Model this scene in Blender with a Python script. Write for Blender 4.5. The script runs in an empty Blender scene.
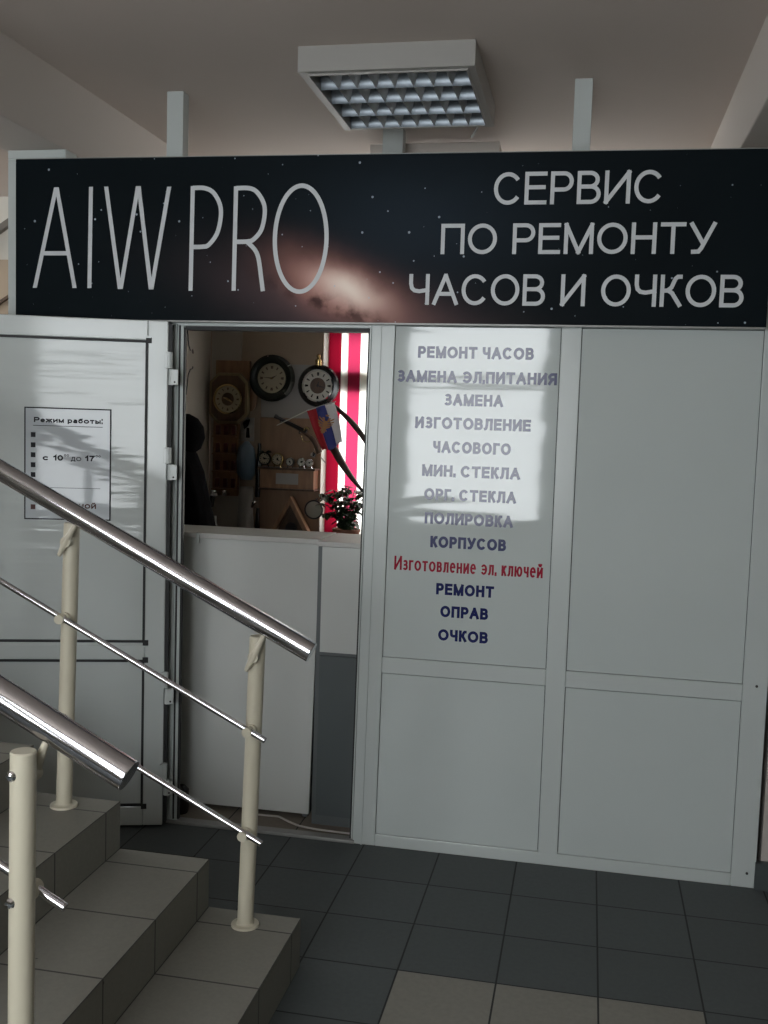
import bpy, bmesh, math, random
from mathutils import Vector, Matrix
random.seed(7)
sc = bpy.context.scene
COL = sc.collection
R_ = math.radians

# ------------------------------------------------------------ camera
F, PITCH, ROLL, YAW = 1027.35, -0.0858, -0.0314, 0.1951
CAM = (0.1942, -3.8514, 1.6600)
Mz = Matrix.Rotation(YAW, 3, 'Z'); Mx = Matrix.Rotation(PITCH, 3, 'X')
cr, sr = math.cos(ROLL), math.sin(ROLL)
My = Matrix(((cr, 0, sr), (0, 1, 0), (-sr, 0, cr)))
M = Mz @ Mx @ My
right, fwd, up = M.col[0], M.col[1], M.col[2]
cam = bpy.data.cameras.new('camera')
cam.sensor_width = 36.0
cam.sensor_fit = 'AUTO'
cam.lens = F * 36.0 / 1024.0
cam.clip_start = 0.05
co = bpy.data.objects.new('camera', cam); COL.objects.link(co)
mw = Matrix(((right[0], up[0], -fwd[0], CAM[0]), (right[1], up[1], -fwd[1], CAM[1]), (right[2], up[2], -fwd[2], CAM[2]), (0, 0, 0, 1)))
co.matrix_world = mw
sc.camera = co

# ------------------------------------------------------------ world, light, exposure
SKY = 6.0
W1, W2, W3, W4 = 39.0, 28.0, 14.0, 4.0
EXPO = 0.0
w = bpy.data.worlds.new('sky'); sc.world = w; w.use_nodes = True
bg = w.node_tree.nodes['Background']
bg.inputs[0].default_value = (0.93, 0.97, 1.0, 1); bg.inputs[1].default_value = SKY
sc.view_settings.view_transform = 'Standard'
sc.view_settings.look = 'None'
sc.view_settings.gamma = 1.0
sc.view_settings.exposure = EXPO
sc.view_settings.use_curve_mapping = False

def area(name, loc, rot, sx, sy, p, col):
    l = bpy.data.lights.new(name, 'AREA'); l.shape = 'RECTANGLE'; l.size = sx; l.size_y = sy
    l.energy = p; l.color = col
    o = bpy.data.objects.new(name, l); COL.objects.link(o); o.location = loc; o.rotation_euler = rot
    return o
# daylight in the openings of the hall windows (behind the viewer and in the stairwell on the left)
area('daylight_front', (-0.80, -5.13, 1.70), (R_(90), 0, 0), 1.26, 1.80, W1, (0.93, 0.98, 1.0))
area('daylight_front', (-2.25, -5.13, 1.70), (R_(90), 0, 0), 0.90, 1.80, W2, (0.93, 0.98, 1.0))
area('daylight_stairwell', (-5.60, 0.9, 2.1), (0, R_(-90), 0), 1.6, 1.4, W3, (1.0, 0.97, 0.92))

area('rear_ceiling_fill', (-0.65, 2.12, 2.80), (R_(-90), 0, 0), 2.40, 0.24, W4, (1.0, 0.90, 0.80))  # added fill light that warms the ceiling behind the sign

# ------------------------------------------------------------ materials
MATS = {}
def mat(name, col, rough=0.5, metal=0.0, spec=0.5, noise=0.0, nscale=8.0, bump=0.0, bscale=40.0, coat=0.0):
    if name in MATS: return MATS[name]
    m = bpy.data.materials.new(name); m.use_nodes = True; MATS[name] = m
    nt = m.node_tree; b = nt.nodes['Principled BSDF']
    b.inputs['Base Color'].default_value = (*col, 1); b.inputs['Roughness'].default_value = rough
    b.inputs['Metallic'].default_value = metal; b.inputs['Specular IOR Level'].default_value = spec
    b.inputs['Coat Weight'].default_value = coat
    tc = nt.nodes.new('ShaderNodeTexCoord')
    n = nt.nodes.new('ShaderNodeTexNoise'); n.inputs['Scale'].default_value = nscale; n.inputs['Detail'].default_value = 5
    nt.links.new(tc.outputs['Object'], n.inputs['Vector'])
    mx = nt.nodes.new('ShaderNodeMix'); mx.data_type = 'RGBA'
    k = 1 - noise
    mx.inputs[6].default_value = (col[0]*k, col[1]*k, col[2]*k, 1); k = 1 + noise
    mx.inputs[7].default_value = (min(1, col[0]*k), min(1, col[1]*k), min(1, col[2]*k), 1)
    nt.links.new(n.outputs['Fac'], mx.inputs[0]); nt.links.new(mx.outputs[2], b.inputs['Base Color'])
    if bump:
        n2 = nt.nodes.new('ShaderNodeTexNoise'); n2.inputs['Scale'].default_value = bscale; n2.inputs['Detail'].default_value = 3
        nt.links.new(tc.outputs['Object'], n2.inputs['Vector'])
        bp = nt.nodes.new('ShaderNodeBump'); bp.inputs['Strength'].default_value = 1.0; bp.inputs['Distance'].default_value = bump
        nt.links.new(n2.outputs['Fac'], bp.inputs['Height']); nt.links.new(bp.outputs[0], b.inputs['Normal'])
    return m

class NT:
    """small node helper"""
    def __init__(s, name):
        s.m = bpy.data.materials.new(name); s.m.use_nodes = True; s.t = s.m.node_tree
        s.b = s.t.nodes['Principled BSDF']; MATS[name] = s.m
    def node(s, k, **kw):
        n = s.t.nodes.new(k)
        for a, v in kw.items(): setattr(n, a, v)
        return n
    def link(s, a, b): s.t.links.new(a, b)
    def math(s, op, a, b=None, c=None):
        n = s.node('ShaderNodeMath', operation=op)
        for i, v in enumerate((a, b, c)):
            if v is None: continue
            if hasattr(v, 'node'): s.link(v, n.inputs[i])
            else: n.inputs[i].default_value = v
        return n.outputs[0]
    def mix(s, f, a, b):
        n = s.node('ShaderNodeMix', data_type='RGBA')
        for i, v in ((0, f), (6, a), (7, b)):
            if hasattr(v, 'node'): s.link(v, n.inputs[i])
            elif i == 0: n.inputs[0].default_value = v
            else: n.inputs[i].default_value = (*v, 1)
        return n.outputs[2]
    def xyz(s):
        tc = s.node('ShaderNodeTexCoord'); sp = s.node('ShaderNodeSeparateXYZ'); s.link(tc.outputs['Object'], sp.inputs[0])
        s.obj = tc.outputs['Object']
        return sp.outputs
    def noise(s, scale, detail=4, vec=None):
        n = s.node('ShaderNodeTexNoise'); n.inputs['Scale'].default_value = scale; n.inputs['Detail'].default_value = detail
        s.link(vec or s.obj, n.inputs['Vector']); return n.outputs['Fac']
    def ramp(s, f, pts):
        n = s.node('ShaderNodeValToRGB'); e = n.color_ramp.elements
        while len(e) < len(pts): e.new(0.5)
        for q, (p, c) in zip(e, pts): q.position = p; q.color = (*c, 1)
        s.link(f, n.inputs[0]); return n.outputs[0]
    def joint(s, coord, origin, step, half):
        # 1 inside a joint line
        u = s.math('DIVIDE', s.math('SUBTRACT', coord, origin), step)
        fr = s.math('FRACT', u)
        d = s.math('MINIMUM', fr, s.math('SUBTRACT', 1.0, fr))
        return s.math('LESS_THAN', d, half/step)

TX0, TY0, T = -0.605, 0.014, 0.30
def floor_material():
    s = NT('floor_tiles'); x, y, z = s.xyz()
    j = s.math('MAXIMUM', s.joint(x, TX0, T, 0.0028), s.joint(y, TY0, T, 0.0028))
    ti = s.math('FLOOR', s.math('DIVIDE', s.math('SUBTRACT', x, TX0), T))
    tj = s.math('FLOOR', s.math('DIVIDE', s.math('SUBTRACT', TY0, y), T))
    cb = s.node('ShaderNodeCombineXYZ'); s.link(ti, cb.inputs[0]); s.link(tj, cb.inputs[1])
    wn = s.node('ShaderNodeTexWhiteNoise', noise_dimensions='2D'); s.link(cb.outputs[0], wn.inputs['Vector'])
    # light inlay: three tiles wide, beginning three rows from the partition
    inl = s.math('MULTIPLY', s.math('MULTIPLY', s.math('GREATER_THAN', ti, 0.5), s.math('LESS_THAN', ti, 3.5)),
                 s.math('MULTIPLY', s.math('GREATER_THAN', tj, 2.5), s.math('LESS_THAN', tj, 5.5)))
    inside = s.math('GREATER_THAN', y, 0.0)
    n1 = s.noise(60, 6); n2 = s.noise(4, 3)
    dark = s.mix(n1, (0.075, 0.085, 0.088), (0.110, 0.123, 0.126))
    dark = s.mix(s.math('MULTIPLY', wn.outputs['Value'], 0.35), dark, (0.072, 0.080, 0.080))
    light = s.mix(n1, (0.21, 0.20, 0.175), (0.28, 0.265, 0.235))
    brown = s.mix(n1, (0.16, 0.135, 0.11), (0.22, 0.185, 0.15))
    c = s.mix(inl, dark, light); c = s.mix(inside, c, brown)
    c = s.mix(s.math('MULTIPLY', n2, 0.18), c, (0.05, 0.05, 0.048))
    c = s.mix(j, c, (0.018, 0.019, 0.019))
    s.link(c, s.b.inputs['Base Color'])
    s.b.inputs['Roughness'].default_value = 0.62; s.b.inputs['Specular IOR Level'].default_value = 0.3
    bp = s.node('ShaderNodeBump'); bp.inputs['Distance'].default_value = 0.0012
    s.link(s.math('SUBTRACT', 1.0, j), bp.inputs['Height']); s.link(bp.outputs[0], s.b.inputs['Normal'])
    return s.m
YS0 = -1.040
def stair_material():
    s = NT('stair_tiles'); x, y, z = s.xyz()
    j = s.joint(y, YS0, 0.305, 0.0030)
    # fine joint along every nosing
    jx = s.joint(x, -0.599, 0.2965, 0.0018)
    jz = s.joint(z, 0.0, 0.1525, 0.0018)
    tc = s.node('ShaderNodeNewGeometry'); sp = s.node('ShaderNodeSeparateXYZ'); s.link(tc.outputs['Normal'], sp.inputs[0])
    upf = s.math('GREATER_THAN', sp.outputs[2], 0.5)
    jj = s.mix(upf, jz, jx)
    n1 = s.noise(90, 6); n2 = s.noise(3, 3)
    c = s.mix(n1, (0.185, 0.178, 0.155), (0.24, 0.23, 0.20))
    c = s.mix(s.math('MULTIPLY', n2, 0.25), c, (0.12, 0.115, 0.10))
    spots = s.math('GREATER_THAN', s.noise(26, 1), 0.80)
    c = s.mix(spots, c, (0.06, 0.055, 0.05))
    c = s.mix(s.math('MAXIMUM', j, jj), c, (0.05, 0.047, 0.042))
    s.link(c, s.b.inputs['Base Color']); s.b.inputs['Roughness'].default_value = 0.6
    s.b.inputs['Specular IOR Level'].default_value = 0.3
    return s.m
def panel_material(name, col, rough, wave, sx=1.6, sz=7.0, spec=0.5):
    # glossy plastic sheet with a gentle waviness
    s = NT(name); x, y, z = s.xyz()
    mp = s.node('ShaderNodeMapping'); s.link(s.obj, mp.inputs[0]); mp.inputs['Scale'].default_value = (sx, 1.0, sz)
    n = s.noise(1.0, 2, mp.outputs[0]); n2 = s.noise(2.2, 4)
    c = s.mix(n2, [v*0.95 for v in col], [min(1, v*1.04) for v in col])
    s.link(c, s.b.inputs['Base Color']); s.b.inputs['Roughness'].default_value = rough
    s.b.inputs['Specular IOR Level'].default_value = spec
    bp = s.node('ShaderNodeBump'); bp.inputs['Distance'].default_value = wave; bp.inputs['Strength'].default_value = 1
    s.link(n, bp.inputs['Height']); s.link(bp.outputs[0], s.b.inputs['Normal'])
    return s.m
def sign_material():
    # printed banner: a dark starry sky with a pale orange nebula
    s = NT('banner_print'); x, y, z = s.xyz()   # object coords are metres from the sign's lower left corner
    def gauss(cx, cz, rx, rz, ang):
        dx = s.math('SUBTRACT', x, cx); dz = s.math('SUBTRACT', z, cz)
        ca, sa = math.cos(ang), math.sin(ang)
        u = s.math('ADD', s.math('MULTIPLY', dx, ca), s.math('MULTIPLY', dz, sa))
        v = s.math('SUBTRACT', s.math('MULTIPLY', dz, ca), s.math('MULTIPLY', dx, sa))
        nn = s.noise(7, 6)
        v = s.math('ADD', v, s.math('MULTIPLY', s.math('SUBTRACT', nn, 0.5), 0.06))
        q = s.math('ADD', s.math('POWER', s.math('ABSOLUTE', s.math('DIVIDE', u, rx)), 2), s.math('POWER', s.math('ABSOLUTE', s.math('DIVIDE', v, rz)), 2))
        return s.math('POWER', 2.718, s.math('MULTIPLY', q, -1.0))
    base = s.mix(s.noise(3, 4), (0.0025, 0.0050, 0.0068), (0.0060, 0.0105, 0.0135))
    blue = gauss(1.62, 0.36, 0.42, 0.22, 0.0)
    c = s.mix(s.math('MULTIPLY', blue, 0.42), base, (0.035, 0.050, 0.072))
    haze = gauss(1.42, 0.03, 0.50, 0.13, -0.25)
    c = s.mix(s.math('MULTIPLY', haze, 0.55), c, (0.20, 0.125, 0.13))
    core = gauss(1.345, 0.120, 0.22, 0.085, -0.42)
    c = s.mix(s.math('MULTIPLY', core, 0.8), c, (0.72, 0.31, 0.25))
    core2 = gauss(1.365, 0.118, 0.125, 0.048, -0.42)
    c = s.mix(core2, c, (1.0, 0.84, 0.74))
    dust = gauss(1.30, 0.060, 0.30, 0.030, -0.36)
    dn = s.math('MULTIPLY', dust, s.ramp(s.noise(16, 8), [(0.42, (0, 0, 0)), (0.6, (1, 1, 1))]))
    c = s.mix(s.math('MULTIPLY', dn, 0.85), c, (0.035, 0.018, 0.018))
    vor = s.node('ShaderNodeTexVoronoi'); vor.inputs['Scale'].default_value = 11; vor.voronoi_dimensions = '2D'; cbx = s.node('ShaderNodeCombineXYZ'); s.link(x, cbx.inputs[0]); s.link(z, cbx.inputs[1]); s.link(cbx.outputs[0], vor.inputs['Vector'])
    wn = s.node('ShaderNodeTexWhiteNoise', noise_dimensions='2D'); s.link(vor.outputs['Position'], wn.inputs['Vector'])
    rad = s.math('MULTIPLY', s.math('POWER', wn.outputs['Value'], 3), 0.050)
    star = s.math('LESS_THAN', vor.outputs['Distance'], rad)
    c = s.mix(s.math('MULTIPLY', star, 0.55), c, (0.6, 0.68, 0.78))
    s.link(c, s.b.inputs['Base Color']); s.b.inputs['Roughness'].default_value = 0.55
    s.b.inputs['Specular IOR Level'].default_value = 0.06
    return s.m
def wood_material(name, a, b, scale=6, rough=0.45):
    s = NT(name); x, y, z = s.xyz()
    mp = s.node('ShaderNodeMapping'); s.link(s.obj, mp.inputs[0]); mp.inputs['Scale'].default_value = (1, 1, 0.18)
    n = s.noise(scale*8, 5, mp.outputs[0])
    s.link(s.mix(s.ramp(n, [(0.35, (0, 0, 0)), (0.65, (1, 1, 1))]), a, b), s.b.inputs['Base Color'])
    s.b.inputs['Roughness'].default_value = rough
    return s.m
def slat_material(name, col, trans):
    m = bpy.data.materials.new(name); m.use_nodes = True; MATS[name] = m
    nt = m.node_tree; nt.nodes.remove(nt.nodes['Principled BSDF']); out = nt.nodes['Material Output']
    d = nt.nodes.new('ShaderNodeBsdfDiffuse'); t = nt.nodes.new('ShaderNodeBsdfTranslucent')
    d.inputs[0].default_value = (*col, 1)
    n = nt.nodes.new('ShaderNodeTexNoise'); n.inputs['Scale'].default_value = 300
    r = nt.nodes.new('ShaderNodeMix'); r.data_type = 'RGBA'; nt.links.new(n.outputs['Fac'], r.inputs[0])
    r.inputs[6].default_value = (*[v*0.85 for v in trans], 1); r.inputs[7].default_value = (*[min(1, v*1.1) for v in trans], 1)
    nt.links.new(r.outputs[2], t.inputs[0])
    x = nt.nodes.new('ShaderNodeMixShader'); x.inputs[0].default_value = 0.75
    nt.links.new(d.outputs[0], x.inputs[1]); nt.links.new(t.outputs[0], x.inputs[2]); nt.links.new(x.outputs[0], out.inputs[0])
    return m

FLOOR = floor_material(); STAIR = stair_material(); BANNER = sign_material()
PANEL = panel_material('white_sandwich_panel', (0.49, 0.53, 0.52), 0.055, 0.0030, 1.3, 6.0)
DOORP = panel_material('door_sandwich_panel', (0.49, 0.52, 0.51), 0.08, 0.0034, 1.0, 14.0, 0.30)
PVC = mat('white_pvc_profile', (0.49, 0.525, 0.515), 0.22, noise=0.03, nscale=3)
PVCD = mat('white_pvc_profile_door', (0.49, 0.52, 0.51), 0.14, spec=0.4, noise=0.02, nscale=3)
GASK = mat('black_rubber_gasket', (0.008, 0.008, 0.009), 0.6)
CEIL = mat('ceiling_paint', (0.52, 0.45, 0.40), 0.85, noise=0.04, nscale=2)
BEAM = mat('beam_paint', (0.55, 0.50, 0.455), 0.85, noise=0.03, nscale=2)
CREAM = mat('cream_wall_paint', (0.62, 0.60, 0.54), 0.8, noise=0.03, nscale=2)
BROWN = mat('brown_dado_paint', (0.42, 0.33, 0.24), 0.7, noise=0.05, nscale=3)
PIERM = mat('pier_paint', (0.42, 0.38, 0.35), 0.75, noise=0.05, nscale=4)
BASEM = mat('dark_skirting_tile', (0.055, 0.065, 0.067), 0.5, noise=0.15, nscale=12)
POSTM = mat('cream_powder_coat', (0.50, 0.46, 0.36), 0.38, noise=0.03, nscale=10)
STEEL = mat('polished_steel', (0.62, 0.61, 0.64), 0.11, metal=1.0, noise=0.04, nscale=30)
CHROME = mat('chrome', (0.75, 0.75, 0.76), 0.08, metal=1.0)
BLUETXT = mat('blue_vinyl_letter', (0.012, 0.016, 0.095), 0.14, spec=0.4)
REDTXT = mat('red_vinyl_letter', (0.30, 0.008, 0.030), 0.14, spec=0.4)
GREYTXT = mat('grey_vinyl_letter', (0.58, 0.60, 0.62), 0.5)
BLACKTXT = mat('black_printing_ink', (0.008, 0.008, 0.012), 0.4, spec=0.12)
BRNTXT = mat('brown_printing_ink', (0.08, 0.035, 0.03), 0.4, spec=0.12)
PAPER = panel_material('laminated_notice', (0.48, 0.51, 0.535), 0.06, 0.0014, 2, 12, 0.30)
GREYLAM = mat('grey_laminate', (0.095, 0.105, 0.108), 0.5, noise=0.08, nscale=5)
GREYTOP = mat('grey_counter_laminate', (0.46, 0.45, 0.43), 0.55, noise=0.05, nscale=5)
WHITELAM = mat('white_laminate', (0.50, 0.51, 0.49), 0.5, noise=0.03, nscale=3)
INWALL = mat('beige_wallpaper', (0.34, 0.255, 0.19), 0.85, noise=0.06, nscale=14)
INWALL2 = mat('greyish_wallpaper', (0.40, 0.36, 0.315), 0.85, noise=0.05, nscale=14)
WOOD = wood_material('walnut_wood', (0.055, 0.028, 0.014), (0.10, 0.052, 0.025))
WOODM = wood_material('oak_wood', (0.20, 0.10, 0.05), (0.28, 0.15, 0.075))
BOARD = wood_material('plywood_board', (0.22, 0.13, 0.078), (0.27, 0.165, 0.10), 3, 0.7)
DKGREEN = mat('dark_green_enamel', (0.010, 0.012, 0.009), 0.25, spec=0.3, noise=0.1)
BLACK = mat('black_lacquer', (0.010, 0.008, 0.008), 0.2)
CLOTHB = mat('black_cloth', (0.004, 0.004, 0.005), 0.95, spec=0.1, noise=0.2, nscale=20, bump=0.004, bscale=25)
DIAL = mat('cream_dial', (0.34, 0.29, 0.20), 0.4, noise=0.05, nscale=20)
DIALW = mat('white_dial', (0.48, 0.46, 0.40), 0.35, noise=0.04, nscale=20)
BRASS = mat('brass', (0.55, 0.40, 0.18), 0.25, metal=1.0, noise=0.1, nscale=20)
GUN = mat('gunmetal', (0.05, 0.045, 0.045), 0.3, metal=0.9, noise=0.2, nscale=30)
PPR = mat('white_paper', (0.30, 0.28, 0.26), 0.8, noise=0.05)
BAGB = mat('bluish_plastic_bag', (0.12, 0.17, 0.22), 0.3, noise=0.3, nscale=12, bump=0.004, bscale=20)
BAGW = mat('pale_towel', (0.27, 0.25, 0.23), 0.8, noise=0.12, nscale=14, bump=0.004, bscale=40)
FRED = mat('flag_red', (0.40, 0.015, 0.025), 0.7); FBLUE = mat('flag_blue', (0.03, 0.04, 0.20), 0.7); FWHITE = mat('flag_white', (0.72, 0.68, 0.68), 0.7)
EAGLE = mat('emblem_gold', (0.35, 0.16, 0.06), 0.6, noise=0.3, nscale=60)
LEAF = mat('dark_leaf', (0.020, 0.040, 0.016), 0.4, noise=0.4, nscale=20)
SOIL = mat('soil', (0.03, 0.02, 0.015), 0.9)
TERRA = mat('terracotta', (0.25, 0.10, 0.06), 0.7, noise=0.1)
CABLE = mat('grey_cable', (0.42, 0.40, 0.37), 0.5)
LAMPW = mat('white_enamel', (0.34, 0.33, 0.31), 0.35, noise=0.02)
TUBE = mat('fluorescent_tube_glass', (0.75, 0.77, 0.80), 0.15)
LOUV = mat('louvre_aluminium', (0.95, 0.96, 0.97), 0.30, metal=0.35, noise=0.03, nscale=40)
MIRR = mat('satin_mirror_aluminium', (0.16, 0.18, 0.20), 0.36, metal=0.85, noise=0.08, nscale=20)
MAROON = mat('maroon_plastic', (0.09, 0.012, 0.010), 0.35)
GLASSY = mat('dull_clear_glass', (0.30, 0.31, 0.31), 0.08, noise=0.1)
SL_RED = slat_material('red_blind_fabric', (0.55, 0.02, 0.06), (0.155, 0.003, 0.012))
SL_PINK = slat_material('pinkish_red_blind_fabric', (0.60, 0.04, 0.10), (0.36, 0.026, 0.070))
SL_CREAM = slat_material('cream_blind_fabric', (0.8, 0.76, 0.66), (0.98, 0.92, 0.82))

# ------------------------------------------------------------ geometry helpers
def bx(bm, x0, x1, y0, y1, z0, z1, mi=0):
    vs = [bm.verts.new(v) for v in ((x0,y0,z0),(x1,y0,z0),(x1,y1,z0),(x0,y1,z0),(x0,y0,z1),(x1,y0,z1),(x1,y1,z1),(x0,y1,z1))]
    for f in ((0,3,2,1),(4,5,6,7),(0,1,5,4),(1,2,6,5),(2,3,7,6),(3,0,4,7)):
        fc = bm.faces.new([vs[i] for i in f]); fc.material_index = mi
def basis(d):
    d = Vector(d).normalized()
    a = Vector((0, 0, 1)) if abs(d.z) < 0.95 else Vector((1, 0, 0))
    u = d.cross(a).normalized(); return u, u.cross(d).normalized()
def tube(bm, pts, r, n=14, caps=True, mi=0):
    pts = [Vector(p) for p in pts]
    rs = r if isinstance(r, (list, tuple)) else [r]*len(pts)
    u, v = basis(pts[1]-pts[0]); rings = []
    for i, p in enumerate(pts):
        t = (pts[min(i+1, len(pts)-1)] - pts[max(i-1, 0)]).normalized()
        u = (u - t*u.dot(t)).normalized(); v = t.cross(u)
        rings.append([bm.verts.new(p + (u*math.cos(2*math.pi*k/n) + v*math.sin(2*math.pi*k/n))*rs[i]) for k in range(n)])
    for a, b in zip(rings, rings[1:]):
        for k in range(n):
            f = bm.faces.new((a[k], a[(k+1) % n], b[(k+1) % n], b[k])); f.smooth = True; f.material_index = mi
    if caps:
        for rg in (rings[0][::-1], rings[-1]):
            f = bm.faces.new(rg); f.material_index = mi
            for e in f.edges: e.smooth = False
def lathe(bm, prof, c, axis='Z', n=32, sx=1.0, mi=0, cap=True):
    # prof: (radius, height along axis)
    rings = []
    for r, h in prof:
        ring = []
        for k in range(n):
            a = 2*math.pi*k/n; p = (r*math.cos(a)*sx, r*math.sin(a))
            if axis == 'Z': q = (c[0]+p[0], c[1]+p[1], c[2]+h)
            elif axis == 'Y': q = (c[0]+p[0], c[1]-h, c[2]+p[1])      # h counts towards the viewer
            else: q = (c[0]+h, c[1]+p[0], c[2]+p[1])
            ring.append(bm.verts.new(q))
        rings.append(ring)
    for a, b in zip(rings, rings[1:]):
        for k in range(n):
            f = bm.faces.new((a[k], a[(k+1) % n], b[(k+1) % n], b[k])); f.smooth = True; f.material_index = mi
    for rg in ((rings[0][::-1], rings[-1]) if cap else ()):
        f = bm.faces.new(rg); f.material_index = mi
        for e in f.edges: e.smooth = False
    # crisp edges where the profile turns sharply
    for i in range(1, len(prof)-1):
        a = Vector((prof[i][0]-prof[i-1][0], prof[i][1]-prof[i-1][1])); b = Vector((prof[i+1][0]-prof[i][0], prof[i+1][1]-prof[i][1]))
        if a.length > 1e-7 and b.length > 1e-7 and a.angle(b) > R_(32):
            for k in range(n):
                e = bm.edges.get((rings[i][k], rings[i][(k+1) % n]))
                if e: e.smooth = False
def prism(bm, poly, y0, y1, mi=0):
    # polygon in (x, z) extruded between two Y values
    a = [bm.verts.new((p[0], y0, p[1])) for p in poly]; b = [bm.verts.new((p[0], y1, p[1])) for p in poly]
    bm.faces.new(a).material_index = mi; bm.faces.new(b[::-1]).material_index = mi
    for i in range(len(poly)):
        j = (i+1) % len(poly); bm.faces.new((a[i], b[i], b[j], a[j])).material_index = mi
def stroke(bm, pts, wd, y0, y1, closed=False):
    # ribbon of constant width along an (x, z) path, flat-cut ends
    P = [Vector((p[0], p[1])) for p in pts]; n = len(P); L = []; Rr = []
    for i, p in enumerate(P):
        a = P[(i-1) % n] if (closed or i > 0) else None; b = P[(i+1) % n] if (closed or i < n-1) else None
        d1 = (p-a).normalized() if a is not None else None; d2 = (b-p).normalized() if b is not None else None
        if d1 is None: d1 = d2
        if d2 is None: d2 = d1
        nrm = (Vector((-d1.y, d1.x)) + Vector((-d2.y, d2.x))).normalized()
        k = wd/2/max(0.35, nrm.dot(Vector((-d1.y, d1.x))))
        L.append(p+nrm*k); Rr.append(p-nrm*k)
    seg = list(zip(range(n-1), range(1, n))) + ([(n-1, 0)] if closed else [])
    for i, j in seg: prism(bm, [L[i], L[j], Rr[j], Rr[i]], y0, y1)
def wloc(o):
    m = Matrix.Identity(4)
    while o is not None:
        m = Matrix.LocRotScale(o.location, o.rotation_euler, o.scale) @ m; o = o.parent
    return m
def obj(name, bm, m, parent=None, local=False, bevel=0.0, label=None, origin=None, smooth=False):
    """links a bmesh as ONE mesh object. Coordinates are world metres unless local=True"""
    bmesh.ops.recalc_face_normals(bm, faces=bm.faces)
    me = bpy.data.meshes.new(name)
    o = bpy.data.objects.new(name, me); COL.objects.link(o)
    if parent is not None:
        o.parent = parent
        if not local: bm.transform(wloc(parent).inverted())
    elif origin is not None:
        bm.transform(Matrix.Translation(-Vector(origin))); o.location = origin
    bm.to_mesh(me); bm.free()
    for q in (m if isinstance(m, (list, tuple)) else [m]): me.materials.append(q)
    if bevel:
        b = o.modifiers.new('bevel', 'BEVEL'); b.width = bevel; b.segments = 2; b.limit_method = 'ANGLE'; b.angle_limit = R_(40)
    if label: o['label'] = label
    return o
def thing(name, label, cat, loc=(0, 0, 0), rz=0, group=None):
    o = bpy.data.objects.new(name, None); COL.objects.link(o); o.location = loc; o.rotation_euler = (0, 0, rz)
    o.empty_display_size = 0.1; tag(o, label, cat, group); return o
def tag(o, label, cat, group=None):
    o['label'] = label; o['category'] = cat
    if group: o['group'] = group
    return o
def struct(name, bm, m, **k):
    o = obj(name, bm, m, **k); o['kind'] = 'structure'; return o
def box_obj(name, dims, m, parent=None, **k):
    bm = bmesh.new(); bx(bm, *dims); return obj(name, bm, m, parent, **k)
def copy_tree(o, parent=None):
    c = o.copy(); COL.objects.link(c); c.parent = parent
    for ch in [q for q in KIDS if q.parent == o]: copy_tree(ch, c)
    return c
KIDS = []
def arc(cx, cy, rx, ry, a0, a1, n=14):
    return [(cx+rx*math.cos(R_(a0+(a1-a0)*i/n)), cy+ry*math.sin(R_(a0+(a1-a0)*i/n))) for i in range(n+1)]
OV = ('o', [(0.5+0.5*math.cos(2*math.pi*i/36), 0.5+0.5*math.sin(2*math.pi*i/36)) for i in range(36)])
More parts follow.
